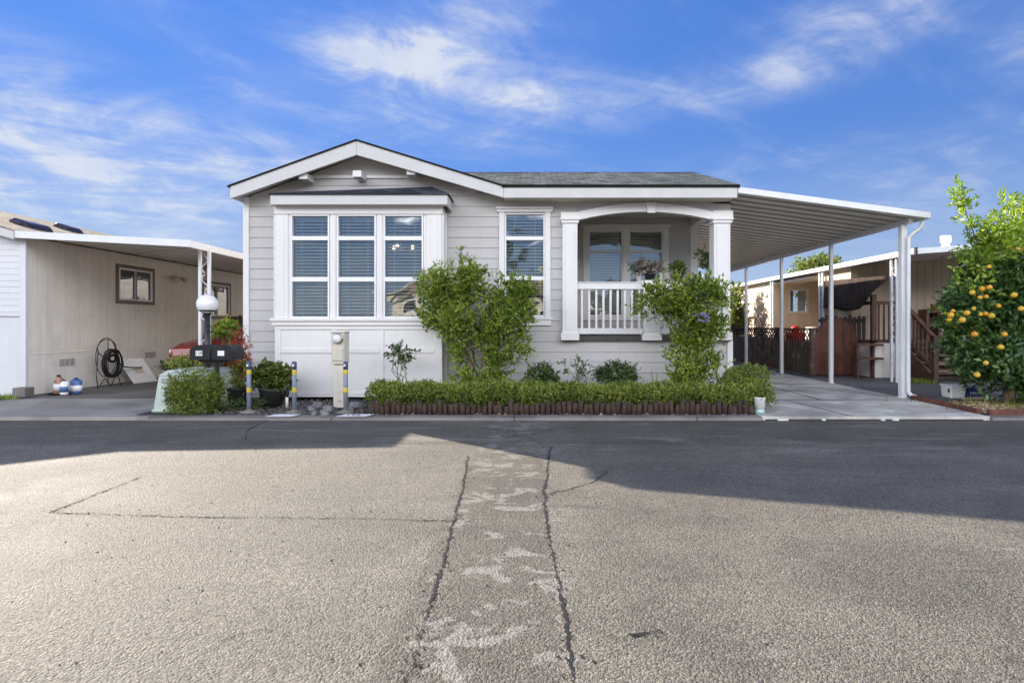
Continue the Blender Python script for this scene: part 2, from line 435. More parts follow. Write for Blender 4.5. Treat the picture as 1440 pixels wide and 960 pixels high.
def road_mat():
    m, n, b, o = base_mat('old asphalt')
    pos = n.node('ShaderNodeNewGeometry').outputs['Position']
    x, y, z = n.sep(pos)
    # aggregate stones of two sizes
    v1c = n.voro(pos, 95, out='Color'); v1 = n.voro(pos, 95)
    v2c = n.voro(pos, 210, out='Color'); v2 = n.voro(pos, 210)
    r1, g1, b1 = n.sep(v1c); r2, g2, b2 = n.sep(v2c)
    med = n.noise(pos, 16, 5, .65); lo = n.noise(pos, 1.3, 6, .6, .4); fine = n.noise(pos, 300, 2)
    long_ = n.noise(n.vec(n.m('MULTIPLY', x, .35), n.m('MULTIPLY', y, 2.4), 0.0), 1.0, 6, .6, .3)
    f = n.m('ADD', n.m('MULTIPLY', r1, .40), n.m('ADD', n.m('MULTIPLY', r2, .32), n.m('MULTIPLY', fine, .28)))
    c = n.ramp(f, [(.12, (.053, .048, .040)), (.38, (.137, .125, .101)), (.62, (.203, .185, .150)), (.84, (.30, .277, .228)), (1, (.50, .465, .395))])
    tone = n.m('ADD', n.ss(lo, .3, .7, .80, 1.16), n.m('ADD', n.m('MULTIPLY', n.m('SUBTRACT', med, .5), .45), n.m('MULTIPLY', n.m('SUBTRACT', long_, .5), .42)))
    # darker newer strip of paving next to the far kerb, with uneven edge
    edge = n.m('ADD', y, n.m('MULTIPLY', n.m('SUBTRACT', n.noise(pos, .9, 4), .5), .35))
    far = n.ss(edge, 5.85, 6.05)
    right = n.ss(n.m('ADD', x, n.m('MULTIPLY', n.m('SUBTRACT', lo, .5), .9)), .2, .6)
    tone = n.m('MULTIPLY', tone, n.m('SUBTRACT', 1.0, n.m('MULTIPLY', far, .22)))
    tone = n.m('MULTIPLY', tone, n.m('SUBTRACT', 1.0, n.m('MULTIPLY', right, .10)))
    # trench patch between the two long cracks
    tr = n.m('MULTIPLY', n.m('MULTIPLY', n.ss(x, -.60, -.54), n.ss(x, .12, .07)), n.ss(y, 5.7, 5.5))
    tone = n.m('MULTIPLY', tone, n.m('SUBTRACT', 1.0, n.m('MULTIPLY', tr, .26)))
    c = n.mix(1.0, c, n.vec(tone, tone, tone), 'MULTIPLY')
    # worn pale sealer blotches along the trench and in streaks across the road
    bl = n.noise(n.vec(n.m('MULTIPLY', x, 1.5), n.m('MULTIPLY', y, 2.0), 3.0), 2.6, 6, .6, .5)
    bl = n.m('MULTIPLY', n.ss(n.m('ADD', bl, n.m('MULTIPLY', n.m('SUBTRACT', med, .5), .22)), .535, .60), n.m('MULTIPLY', n.ss(x, -.62, -.45), n.ss(x, .28, .05)))
    st = n.noise(n.vec(n.m('MULTIPLY', x, .55), n.m('MULTIPLY', y, 3.4), 8.0), 1.25, 6, .6, .6)
    st = n.m('MULTIPLY', n.ss(st, .57, .63), n.m('MULTIPLY', n.ss(y, 5.0, 5.8), .60))
    st2 = n.noise(n.vec(n.m('MULTIPLY', x, 1.0), n.m('MULTIPLY', y, 1.6), 5.0), 2.2, 5, .6, .6)
    st2 = n.m('MULTIPLY', n.ss(st2, .665, .70), .5)
    patch = n.m('MINIMUM', n.m('ADD', bl, n.m('ADD', st, st2)), 1.0)
    patch = n.m('MULTIPLY', patch, n.ss(n.m('ADD', r1, med), .35, 1.0, .35, 1.0))
    c = n.mix(n.m('MULTIPLY', patch, .64), c, (.33, .305, .27))
    # dark tyre smears across the lane on the right
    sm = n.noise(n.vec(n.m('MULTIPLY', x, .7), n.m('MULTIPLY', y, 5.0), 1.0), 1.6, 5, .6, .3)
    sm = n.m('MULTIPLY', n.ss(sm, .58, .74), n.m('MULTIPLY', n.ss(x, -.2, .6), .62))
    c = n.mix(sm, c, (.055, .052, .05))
    # open pits between the stones, their shadow painted in, and a few dark drips
    pit = n.m('MULTIPLY', n.ss(n.voro(pos, 34), .16, .05), n.ss(n.noise(pos, 5.5, 4, .7), .46, .62))
    rough_band = n.m('ADD', .25, n.m('MULTIPLY', tr, .75))
    pit = n.m('MULTIPLY', pit, rough_band)
    c = n.mix(n.m('MULTIPLY', pit, .75), c, (.028, .026, .023))
    drip = n.m('MULTIPLY', n.ss(n.voro(pos, 1.7), .10, .03), n.ss(med, .40, .60))
    c = n.mix(n.m('MULTIPLY', drip, .45), c, (.045, .042, .04))
    n.put(b.inputs['Base Color'], c)
    n.put(b.inputs['Roughness'], n.ss(lo, .3, .7, .66, .8))
    b.inputs['Specular IOR Level'].default_value = .32
    h = n.m('ADD', n.m('MULTIPLY', n.m('SUBTRACT', 1.0, v1), .9), n.m('ADD', n.m('MULTIPLY', n.m('SUBTRACT', 1.0, v2), .45), n.m('MULTIPLY', med, .5)))
    h = n.m('SUBTRACT', n.m('ADD', h, n.m('MULTIPLY', patch, .15)), n.m('MULTIPLY', pit, 1.6))
    bump(n, b, h, .9, .010)
    return m


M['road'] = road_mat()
M['crack'] = pmat('crack fill', (.010, .009, .008), .95, .3, 60, .6, 200)
M['ground'] = concrete_mat('far ground', (.14, .13, .115))

# ------------------------------------------------------------------ objects
ORG = {}


def tag(o, label=None, cat=None, group=None, kind=None):
    if label: o['label'] = label
    if cat: o['category'] = cat
    if group: o['group'] = group
    if kind: o['kind'] = kind
    return o


def empty(name, loc, label, cat, group=None):
    o = bpy.data.objects.new(name, None); COL.objects.link(o)
    o.location = loc; o.empty_display_size = .2
    ORG[o.name] = Vector(loc)
    return tag(o, label, cat, group)


class MB:
    def __init__(s): s.v = []; s.f = []; s.mi = []; s.sm = []
    def face(s, idx, m=0, smooth=False): s.f.append(tuple(idx)); s.mi.append(m); s.sm.append(smooth)
    def quad(s, a, b, c, d, m=0):
        k = len(s.v); s.v += [a, b, c, d]; s.face((k, k + 1, k + 2, k + 3), m)
    def poly(s, pts, m=0):
        k = len(s.v); s.v += list(pts); s.face(range(k, k + len(pts)), m)
    def hexa(s, p, m=0):
        k = len(s.v); s.v += list(p)
        for q in ((0, 3, 2, 1), (4, 5, 6, 7), (0, 1, 5, 4), (1, 2, 6, 5), (2, 3, 7, 6), (3, 0, 4, 7)):
            s.face([k + i for i in q], m)
    def box(s, x0, x1, y0, y1, z0, z1, m=0):
        x0, x1 = min(x0, x1), max(x0, x1); y0, y1 = min(y0, y1), max(y0, y1); z0, z1 = min(z0, z1), max(z0, z1)
        s.hexa([(x0, y0, z0), (x1, y0, z0), (x1, y1, z0), (x0, y1, z0), (x0, y0, z1), (x1, y0, z1), (x1, y1, z1), (x0, y1, z1)], m)
    def bar(s, a, b, w, h, m=0, up=(0, 0, 1)):
        a, b = Vector(a), Vector(b); d = (b - a).normalized(); u = Vector(up)
        if abs(d.dot(u)) > .98: u = Vector((1, 0, 0))
        r = d.cross(u).normalized() * w / 2; t = r.cross(d).normalized() * h / 2
        s.hexa([tuple(q) for q in (a - r - t, a + r - t, a + r + t, a - r + t, b - r - t, b + r - t, b + r + t, b - r + t)], m)
    def prism(s, poly, lo, hi, axis='y', m=0):
        def P(a, b, c): return {'y': (a, c, b), 'x': (c, a, b), 'z': (a, b, c)}[axis]
        k = len(s.v); n = len(poly)
        s.v += [P(a, b, lo) for a, b in poly] + [P(a, b, hi) for a, b in poly]
        s.face(range(k, k + n), m); s.face([k + n + i for i in range(n)][::-1], m)
        for i in range(n):
            j = (i + 1) % n; s.face((k + i, k + n + i, k + n + j, k + j), m)
    def tube(s, pts, r, seg=8, m=0, cap=True):
        pts = [Vector(p) for p in pts]; n = len(pts)
        rr = r if isinstance(r, (list, tuple)) else [r] * n
        k = len(s.v); prev = None
        for i, p in enumerate(pts):
            d = (pts[min(i + 1, n - 1)] - pts[max(i - 1, 0)]).normalized()
            if prev is None:
                u = Vector((0, 0, 1)) if abs(d.z) < .9 else Vector((1, 0, 0))
                u = (u - d * u.dot(d)).normalized()
            else:
                u = (prev - d * prev.dot(d)).normalized()
            prev = u; w = d.cross(u)
            for j in range(seg):
                a = 2 * math.pi * j / seg
                s.v.append(tuple(p + (u * math.cos(a) + w * math.sin(a)) * rr[i]))
        for i in range(n - 1):
            for j in range(seg):
                jj = (j + 1) % seg
                s.face((k + i * seg + j, k + i * seg + jj, k + (i + 1) * seg + jj, k + (i + 1) * seg + j), m, True)
        if cap:
            s.face([k + j for j in range(seg)][::-1], m); s.face([k + (n - 1) * seg + j for j in range(seg)], m)
    def lathe(s, prof, c=(0, 0, 0), seg=20, m=0, sx=1, sy=1):
        k = len(s.v); n = len(prof)
        for r, z in prof:
            for j in range(seg):
                a = 2 * math.pi * j / seg
                s.v.append((c[0] + r * math.cos(a) * sx, c[1] + r * math.sin(a) * sy, c[2] + z))
        for i in range(n - 1):
            for j in range(seg):
                jj = (j + 1) % seg
                s.face((k + i * seg + j, k + i * seg + jj, k + (i + 1) * seg + jj, k + (i + 1) * seg + j), m, True)
        if prof[0][0] > 1e-5: s.face([k + j for j in range(seg)][::-1], m)
        if prof[-1][0] > 1e-5: s.face([k + (n - 1) * seg + j for j in range(seg)], m)
    def ball(s, c, r, m=0, seg=14, rings=9, sz=1.0):
        s.lathe([(r * math.sin(math.pi * i / rings) + 1e-6, -r * sz * math.cos(math.pi * i / rings)) for i in range(rings + 1)], c, seg, m)
    def build(s, name, mat, parent=None, bevel=0.0, origin=None):
        me = bpy.data.meshes.new(name)
        V = np.array(s.v, dtype=np.float64)
        if parent is not None: o0 = ORG[parent.name]
        elif origin is not None: o0 = Vector(origin)
        else:
            lo, hi = V.min(0), V.max(0); o0 = Vector(((lo[0] + hi[0]) / 2, (lo[1] + hi[1]) / 2, lo[2]))
        V = V - np.array(o0)
        me.from_pydata(V.tolist(), [], s.f)
        mats = mat if isinstance(mat, (list, tuple)) else [mat]
        for mm in mats: me.materials.append(mm)
        me.polygons.foreach_set('material_index', s.mi); me.polygons.foreach_set('use_smooth', s.sm)
        me.update()
        o = bpy.data.objects.new(name, me); COL.objects.link(o)
        if parent is not None: o.parent = parent
        else: o.location = o0
        ORG[o.name] = o0
        if bevel:
            b = o.modifiers.new('bevel', 'BEVEL'); b.width = bevel; b.segments = 1; b.limit_method = 'ANGLE'; b.angle_limit = R(40)
        return o


def copy_tree(o, loc=None, label=None, parent=None):
    c = o.copy(); COL.objects.link(c)
    if parent is not None: c.parent = parent
    if loc is not None: c.location = loc
    if label: c['label'] = label
    for ch in [q for q in o.children if q.name != c.name]: copy_tree(ch, None, None, c)
    return c


# -------------------------------------------------- wall helpers
def cells(u0, u1, z0, z1, ops):
    """rectangles of a wall left between openings (ua,ub,za,zb)"""
    us = sorted(set([u0, u1] + [min(max(q, u0), u1) for o in ops for q in o[:2]]))
    zs = sorted(set([z0, z1] + [min(max(q, z0), z1) for o in ops for q in o[2:]]))
    out = []
    for a, b in zip(zs, zs[1:]):
        run = None
        for c, d in zip(us, us[1:]):
            mu, mz = (c + d) / 2, (a + b) / 2
            if any(o[0] < mu < o[1] and o[2] < mz < o[3] for o in ops):
                if run: out.append(run); run = None
            else:
                run = (run[0], d, a, b) if run else (c, d, a, b)
        if run: out.append(run)
    return out


def lap(mb, org, u, n, u0, u1, z0, z1, pitch=.173, ops=(), zstart=None, t=.016, xr=None, m=0):
    """clapboards: each board a sloping face with an underside lip"""
    org = Vector(org); u = Vector(u); n = Vector(n); jr = random.Random(int(u0 * 97) + 5)
    def P(uu, z, off): return tuple(org + u * uu + n * off + Vector((0, 0, z)))
    zb = zstart if zstart is not None else z0
    while zb < z1 - 1e-4:
        zt = zb + pitch
        a, b = max(zb, z0), min(zt, z1)
        if b - a > 1e-3:
            rects = cells(u0, u1, a, b, [o for o in ops if o[3] > a and o[2] < b])
            for c, d, e, f in rects:
                oe = t - (t - .004) * (e - zb) / pitch; of = t - (t - .004) * (f - zb) / pitch
                c0, d0, c1, d1 = c, d, c, d
                if xr is not None:
                    ra, rb = xr(e), xr(f)
                    if ra[1] - ra[0] < .02: continue
                    c0, d0, c1, d1 = max(c, ra[0]), min(d, ra[1]), max(c, rb[0]), min(d, rb[1])
                    if d1 < c1: c1 = d1 = (c1 + d1) / 2
                jx = c0 + (d0 - c0) * jr.uniform(.15, .85)
                if xr is None and d0 - c0 > 1.6:
                    mb.quad(P(c0, e, oe), P(jx - .003, e, oe), P(jx - .003, f, of), P(c1, f, of), m)
                    mb.quad(P(jx + .003, e, oe), P(d0, e, oe), P(d1, f, of), P(jx + .003, f, of), m)
                else: mb.quad(P(c0, e, oe), P(d0, e, oe), P(d1, f, of), P(c1, f, of), m)
                if abs(e - zb) < 1e-4:
                    mb.quad(P(c0, e, -.002), P(d0, e, -.002), P(d0, e, oe), P(c0, e, oe), m)
        zb = zt


def grooved(mb, org, u, n, u0, u1, z0, z1, pitch=.2, gap=.012, ops=(), t=.012, m=0, first=0.0):
    """vertical grooved sheet siding as raised strips"""
    org = Vector(org); u = Vector(u); n = Vector(n)
    k = u0 - first
    while k < u1 - 1e-4:
        a, b = max(u0, k), min(u1, k + pitch - gap)
        if b - a > .005:
            for c, d, e, f in cells(a, b, z0, z1, ops):
                P = lambda uu, off, z: tuple(org + u * uu + n * off + Vector((0, 0, z)))
                mb.hexa([P(c, t, e), P(d, t, e), P(d, 0, e), P(c, 0, e), P(c, t, f), P(d, t, f), P(d, 0, f), P(c, 0, f)], m)
        k += pitch


def window(parent, x0, x1, panes, y, fw=.030, depth=.07, frame='vinyl', blind=True, name='window', axis='y', sgn=-1, tilt=33, label=None):
    """a sash window in a wall facing -Y (axis y) or +/-X (axis x, sgn = outward); x0..x1 is the glass"""
    def bx(mb, a, b, d0, d1, z0, z1, m=0):
        # d: depth inwards from the wall face
        if axis == 'y': mb.box(a, b, y + d0, y + d1, z0, z1, m)
        else: mb.box(y - sgn * d0, y - sgn * d1, a, b, z0, z1, m)
    zlo, zhi = min(p[0] for p in panes), max(p[1] for p in panes)
    f = MB()
    bx(f, x0 - fw, x0, -.012, depth, zlo - fw, zhi + fw)
    bx(f, x1, x1 + fw, -.012, depth, zlo - fw, zhi + fw)
    bx(f, x0, x1, -.012, depth, zhi, zhi + fw); bx(f, x0, x1, -.012, depth, zlo - fw, zlo)
    ps = sorted(panes)
    for p, q in zip(ps, ps[1:]): bx(f, x0, x1, -.006, depth, p[1], q[0])
    fo = f.build(name, M[frame], parent, .004)
    if label: fo['label'] = label
    for k, p in enumerate(ps):
        g = MB(); bx(g, x0 + .001, x1 - .001, .025 + .006 * k, .030 + .006 * k, p[0] + .001, p[1] - .001)
        g.build('pane', M['glass'], fo)
    if blind:
        b = MB()
        z = zhi - .03
        bx(b, x0 + .006, x1 - .006, depth + .02, depth + .06, zhi - .035, zhi - .002)
        w = .052; c, s_ = math.cos(R(tilt)) * w / 2, -math.sin(R(tilt)) * w / 2
        z = zhi - .06
        while z > zlo + .01:
            d = depth + .045; th = .0015
            j = random.uniform(-.001, .001)
            pts = []
            for (dd, zz) in ((-c, s_ + j), (c, -s_ + j), (c, -s_ + j + th), (-c, s_ + j + th)):
                pts.append((d + dd, z + zz))
            A = [(x0 + .008, *p) for p in pts]; B = [(x1 - .008, *p) for p in pts]
            if axis == 'y': hx = [(a, y + d_, zz) for a, d_, zz in A + B]
            else: hx = [(y - sgn * d_, a, zz) for a, d_, zz in A + B]
            b.hexa(hx)
            z -= .053
        for q in (.22, .78):
            xx = x0 + (x1 - x0) * q
            bx(b, xx - .004, xx + .004, depth + .012, depth + .014, zlo + .01, zhi - .02)
        b.build('blind', M['blind'], fo)
    return fo


# -------------------------------------------------- foliage helpers
def leaf_obj(name, mat, parent, blobs, n, k=8, L=.14, ls=.045, wd=.5, up=.35, shell=.5, seed=1, droop=0.0, spread=.9, origin=None, rot=None):
    """n sprigs of k leaves each, scattered through ellipsoid blobs (cx,cy,cz,rx,ry,rz[,weight])"""
    rng = np.random.default_rng(seed)
    B = np.array([list(b[:6]) + [b[6] if len(b) > 6 else 1.0] for b in blobs], float)
    vol = B[:, 3] * B[:, 4] * B[:, 5]; vol = vol ** .8 * B[:, 6]
    ch = rng.choice(len(B), n, p=vol / vol.sum())
    d = rng.normal(size=(n, 3)); d /= np.linalg.norm(d, axis=1, keepdims=True)
    rad = shell + (1 - shell) * rng.random((n, 1)) ** .6
    rad *= 1 + .16 * rng.normal(size=(n, 1)) * (rng.random((n, 1)) < .35)
    c = B[ch, :3]; r = B[ch, 3:6]
    p = c + d * r * rad
    ax = d / r; ax /= np.linalg.norm(ax, axis=1, keepdims=True)
    ax = ax * .8 + np.array([0, 0, up]) + rng.normal(size=(n, 3)) * .45
    ax /= np.linalg.norm(ax, axis=1, keepdims=True)
    tt = np.linspace(0, 1, k)[None, :, None]
    Ls = L * (.6 + .8 * rng.random((n, 1, 1)))
    base = p[:, None, :] + ax[:, None, :] * tt * Ls + np.array([0, 0, -droop]) * tt * Ls
    ld = ax[:, None, :] * .55 + rng.normal(size=(n, k, 3)) * spread * .6
    ld[..., 2] -= droop * .5
    ld /= np.linalg.norm(ld, axis=2, keepdims=True)
    side = np.cross(ld, rng.normal(size=(n, k, 3))); side /= np.linalg.norm(side, axis=2, keepdims=True)
    nn = np.cross(ld, side)
    l = ls * (.65 + .7 * rng.random((n, k, 1)))
    w = l * wd * .5
    v0 = base; v2 = base + ld * l - nn * l * .10
    v1 = base + ld * l * .45 + side * w + nn * w * .35; v3 = base + ld * l * .45 - side * w + nn * w * .35
    V = np.stack([v0, v1, v2, v3], axis=2).reshape(-1, 3)
    N = n * k
    # keep above the ground
    o0 = np.array(ORG[parent.name]) if parent is not None else np.array(origin if origin is not None else B[:, :3].mean(0))
    low = V[:, 2] < .055
    V[low, 2] = .055 + rng.random(low.sum()) * .01
    V = V - o0
    me = bpy.data.meshes.new(name)
    me.vertices.add(N * 4); me.vertices.foreach_set('co', V.ravel())
    idx = np.arange(N)[:, None] * 4
    F = np.concatenate([idx + np.array([0, 1, 2]), idx + np.array([0, 2, 3])], axis=1).ravel()
    me.loops.add(N * 6); me.loops.foreach_set('vertex_index', F.astype(np.int32))
    me.polygons.add(N * 2)
    me.polygons.foreach_set('loop_start', np.arange(N * 2, dtype=np.int32) * 3)
    me.polygons.foreach_set('loop_total', np.full(N * 2, 3, dtype=np.int32))
    me.materials.append(mat); me.update(calc_edges=True); me.validate()
    o = bpy.data.objects.new(name, me); COL.objects.link(o)
    if parent is not None: o.parent = parent
    else: o.location = Vector(o0.tolist())
    ORG[o.name] = Vector(o0.tolist())
    return o


def wig(a, b, n=5, amp=.03, rng=random):
    a, b = Vector(a), Vector(b)
    out = []
    for i in range(n + 1):
        t = i / n
        k = amp * math.sin(math.pi * t)
        out.append(tuple(a.lerp(b, t) + Vector((rng.uniform(-k, k), rng.uniform(-k, k), rng.uniform(-k, k) * .5))))
    return out


def branches(mb, root, blobs, r0=.02, n=10, seed=3, spread=.08):
    rng = random.Random(seed)
    for i in range(n):
        b = blobs[i % len(blobs)]
        e = (b[0] + rng.uniform(-.6, .6) * b[3], b[1] + rng.uniform(-.6, .6) * b[4], b[2] + rng.uniform(-.3, .7) * b[5])
        s_ = (root[0] + rng.uniform(-spread, spread), root[1] + rng.uniform(-spread, spread), root[2])
        pts = wig(s_, e, 6, .09, rng)
        mb.tube(pts, [r0 * (1 - .8 * j / 6) for j in range(7)], 6)


def pb(px, py, Z, rx, ry, rd=None, w=1.0):
    """ellipsoid measured off the photograph at distance Z, turned into metres"""
    s_ = Z / 800.0
    return (PX(px, Z), Z, PZ(py, Z), rx * s_, (rd if rd is not None else min(rx, ry) * s_), ry * s_, w)


def clump(blobs, n=7, f=.42, seed=1):
    """break each ellipsoid into smaller leaf clumps so light and gaps get in between"""
    rng = random.Random(seed); out = []
    for b in blobs:
        for i in range(n):
            while True:
                d = (rng.uniform(-1, 1), rng.uniform(-1, 1), rng.uniform(-1, 1))
                if sum(q * q for q in d) < 1: break
            k = f * rng.uniform(.65, 1.25)
            out.append((b[0] + d[0] * b[3] * .85, b[1] + d[1] * b[4] * .85, b[2] + d[2] * b[5] * .85, b[3] * k, b[4] * k, b[5] * k, b[6] if len(b) > 6 else 1.0))
    return out

# ================================================================== SETTING
def sheet(name, poly, z, mat, thick=None):
    mb = MB()
    if thick: mb.prism(poly, z - thick, z, 'z')
    else: mb.poly([(a, b, z) for a, b in poly])
    o = mb.build(name, mat, None)
    return tag(o, kind='structure')


sheet('ground', [(-1500, -1500), (1500, -1500), (1500, 1500), (-1500, 1500)], -.03, M['ground'])
# road: fine grid is not needed, the relief is in the material; cracks are ragged strips in the same mesh
rd = MB()
rd.poly([(-40, -2.6, 0), (40, -2.6, 0), (40, 7.47, 0), (-40, 7.47, 0)])


def crack(pts, w, seed, step=.012, amp=.005, crumbs=1.0):
    rng = random.Random(seed)
    P = [Vector((PX(a, H * 800 / (b - 457)), H * 800 / (b - 457), 0)) for a, b in pts]
    line = []
    for a, b in zip(P, P[1:]):
        n = max(2, int((b - a).length / step))
        line += [a.lerp(b, i / n) for i in range(n)]
    line.append(P[-1])
    off = slow = wv = 0; prevL = prevR = None
    for i, p in enumerate(line):
        d = (line[min(i + 1, len(line) - 1)] - line[max(i - 1, 0)]).normalized()
        nrm = Vector((-d.y, d.x, 0))
        slow = slow * .985 + rng.uniform(-amp, amp) * .5
        off = off * .6 + rng.uniform(-amp, amp)
        wv = wv * .9 + rng.uniform(-.12, .12)
        ww = w * max(.10, .42 + wv + rng.uniform(-.3, .3))
        c = p + nrm * (off + slow)
        Lp, Rp = c + nrm * ww * rng.uniform(.3, .7), c - nrm * ww * rng.uniform(.3, .7)
        Lp.z = Rp.z = .004
        if prevL is not None: rd.quad(tuple(prevR), tuple(Rp), tuple(Lp), tuple(prevL), 1)
        prevL, prevR = Lp, Rp
        # crumbled bits beside the crack
        while rng.random() < .42 * crumbs:
            q = c + nrm * rng.gauss(0, w * 1.1) + d * rng.uniform(-step, step)
            r_ = w * rng.uniform(.10, .42); a0 = rng.uniform(0, 6.28)
            rd.poly([(q.x + r_ * rng.uniform(.5, 1.2) * math.cos(a0 + t_ * 1.57), q.y + r_ * rng.uniform(.5, 1.2) * math.sin(a0 + t_ * 1.57), .0038 + rng.uniform(0, .0001)) for t_ in range(4)], 1)
            if rng.random() < .3: break


crack([(658, 641), (648, 690), (632, 750), (612, 822), (588, 900), (560, 1000)], .026, 1)
crack([(775, 628), (762, 690), (768, 745), (783, 830), (797, 905), (806, 1000)], .025, 2)
crack([(196, 671), (128, 698), (70, 721)], .022, 3)
crack([(70, 721), (250, 727), (420, 729), (560, 731), (640, 733)], .018, 4)
crack([(764, 696), (800, 688), (835, 677), (862, 655)], .020, 5)
crack([(405, 584), (372, 592), (350, 604), (345, 618)], .022, 6)
crack([(0, 618), (300, 624), (560, 620), (700, 624), (840, 623), (1050, 627), (1240, 624), (1440, 626)], .012, 7)
crack([(855, 649), (960, 661), (1090, 667), (1230, 671), (1440, 679)], .010, 8)
crack([(300, 905), (345, 890), (385, 886)], .009, 10)
crack([(886, 893), (905, 890), (928, 886)], .030, 11, .02)
crack([(888, 896), (908, 893)], .022, 12, .02)
crack([(980, 622), (1010, 615), (960, 601)], .008, 13)
road = tag(rd.build('road', [M['road'], M['crack']], None), kind='structure')

# loose grit on the road close to the camera
def scatter(name, mat, region, n, smin, smax, z, seed, origin=None, flat=.5, parent=None):
    rng = random.Random(seed)
    mb = MB()
    for i in range(n):
        x, y = region(rng)
        s_ = rng.uniform(smin, smax); a = rng.uniform(0, math.pi)
        lx, ly, lz = s_, s_ * rng.uniform(.5, .9), s_ * flat * rng.uniform(.6, 1.2)
        ca, sa = math.cos(a), math.sin(a)
        P = []
        for zz, k in ((0, 1), (1, .62)):
            for ux, uy in ((-1, -1), (1, -.8), (.9, 1), (-.8, .9)):
                ex, ey = ux * lx / 2 * k * rng.uniform(.7, 1.2), uy * ly / 2 * k * rng.uniform(.7, 1.2)
                P.append((x + ex * ca - ey * sa, y + ex * sa + ey * ca, z + zz * lz * rng.uniform(.8, 1.1)))
        mb.hexa(P)
    o = mb.build(name, mat, parent)
    return o


g = scatter('road_grit', M['gravel'], lambda r: (r.uniform(-3, 3.5), r.uniform(1.9, 7.3)), 900, .004, .012, .001, 5)
tag(g, 'loose grit lying over the old asphalt', 'grit', kind='stuff')

# kerbs and paving of the lots
def kerb(name, x0, x1):
    mb = MB()
    x = x0
    while x < x1 - .01:
        b = min(x + 2.4, x1)
        mb.prism([(7.45, -.02), (7.47, .035), (7.60, .05), (7.60, -.02)], x + .004, b - .004, 'x')
        x = b
    return tag(mb.build(name, M['kerb'], None, .006), kind='structure')


kerb('kerb', -5.05, 3.02)
kerb('kerb', 6.02, 30)
sheet('driveway', [(3.02, 7.50), (6.02, 7.50), (6.13, 9.0), (6.2, 12), (6.3, 26), (3.30, 26), (3.30, 9.45), (3.02, 9.45)], .048, M['concrete'], .10)
dj = MB()
for y_ in (9.15, 11.6, 14.2, 17.0):
    dj.box(3.31, 6.12, y_, y_ + .012, .046, .052)
dj.box(4.62, 4.632, 9.17, 20, .046, .052)
dj.bar((4.2, 7.5, .05), (4.05, 9.15, .05), .008, .004)
tag(dj.build('driveway_joint', M['crack'], None), kind='structure')
dr = MB()
for a, b in ((3.06, 3.2), (3.34, 3.78), (3.84, 4.55), (4.62, 4.70), (4.8, 5.9)):
    dr.box(a, b, 7.455, 7.49, -.01, .012)
tag(dr.build('gutter_slot', M['dark'], None), kind='structure')
dl = MB()
for a, b in ((3.2, 3.34), (3.785, 3.83), (4.56, 4.61), (4.71, 4.79)):
    dl.box(a, b, 7.45, 7.492, -.01, .02)
tag(dl.build('gutter_paint', M['paint_white'], None), kind='structure')
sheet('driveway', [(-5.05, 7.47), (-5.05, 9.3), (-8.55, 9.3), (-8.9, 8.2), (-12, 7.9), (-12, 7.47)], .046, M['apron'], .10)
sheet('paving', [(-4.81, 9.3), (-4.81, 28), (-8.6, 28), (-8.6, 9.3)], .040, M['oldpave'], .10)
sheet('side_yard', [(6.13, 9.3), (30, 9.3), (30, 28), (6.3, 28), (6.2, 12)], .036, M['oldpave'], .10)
sheet('lawn_soil', [(-12, 7.92), (-8.9, 8.22), (-8.55, 9.28), (-8.6, 9.64), (-12, 9.64)], .045, M['soil'], .08)
sheet('garden_bed', [(-5.0, 7.605), (3.0, 7.605), (3.0, 9.5), (-5.0, 9.5)], .045, M['soil'], .08)
sheet('mulch_bed', [(6.12, 7.61), (30, 7.61), (30, 9.28), (6.2, 9.28)], .040, M['soil'], .08)
g = scatter('bed_gravel', M['gravel'], lambda r: (r.uniform(-4.9, 2.9), r.uniform(7.63, 9.3)), 3800, .012, .05, .043, 11)
tag(g, 'dark gravel and litter over the garden bed', 'gravel', kind='stuff')
g = scatter('bark_mulch', M['chips'], lambda r: (6.2 + abs(r.gauss(0, 1.1)), r.uniform(7.65, 9.0)), 2600, .015, .06, .040, 12, flat=.3)
tag(g, 'tan bark chips under the orange tree', 'mulch', kind='stuff')


# bark border of the mulch bed (wood edging along drive and street)
def edging(name, pts, label, cat):
    mb = MB()
    for a, b in zip(pts, pts[1:]):
        mb.bar(a, b, .07, .09)
    return tag(mb.build(name, M['wood_red'], None, .01), label, cat)


edging('timber_edging', [(6.16, 9.25, .07), (6.12, 8.5, .07), (6.06, 7.72, .065)], 'low red brown timber edging between driveway and bark bed', 'garden edging')
edging('timber_edging', [(6.12, 7.66, .07), (8.2, 7.68, .07), (10.6, 7.7, .07)], 'low red brown timber edging along the kerb below the orange tree', 'garden edging')

# ================================================================== MAIN HOUSE
S = 9.5 / 800
house = empty('mobile_home', (-.75, 9.5, 0), 'light grey lap sided mobile home with white bay window and arched porch', 'house')
XL, XR = -4.81, 3.30
GP = [(-4.861, 3.480), (-2.836, 4.212), (-.480, 3.480)]     # roof top line of the gable


def rooftop(x):
    a, b, c = GP
    if x < b[0]: return a[1] + (x - a[0]) * (b[1] - a[1]) / (b[0] - a[0])
    if x < c[0]: return b[1] + (x - b[0]) * (c[1] - b[1]) / (c[0] - b[0])
    return 3.49


def gable_x(z):
    """x range of the front wall under the roof at height z (z above the flat soffit)"""
    zz = z + .13
    a, b, c = GP
    if zz >= b[1]: return (b[0], b[0])
    xl = max(XL, a[0] + (zz - a[1]) / (b[1] - a[1]) * (b[0] - a[0])) if zz > a[1] else XL
    xr = b[0] + (b[1] - zz) / (b[1] - c[1]) * (c[0] - b[0]) if zz > c[1] else XR
    return (xl, xr)


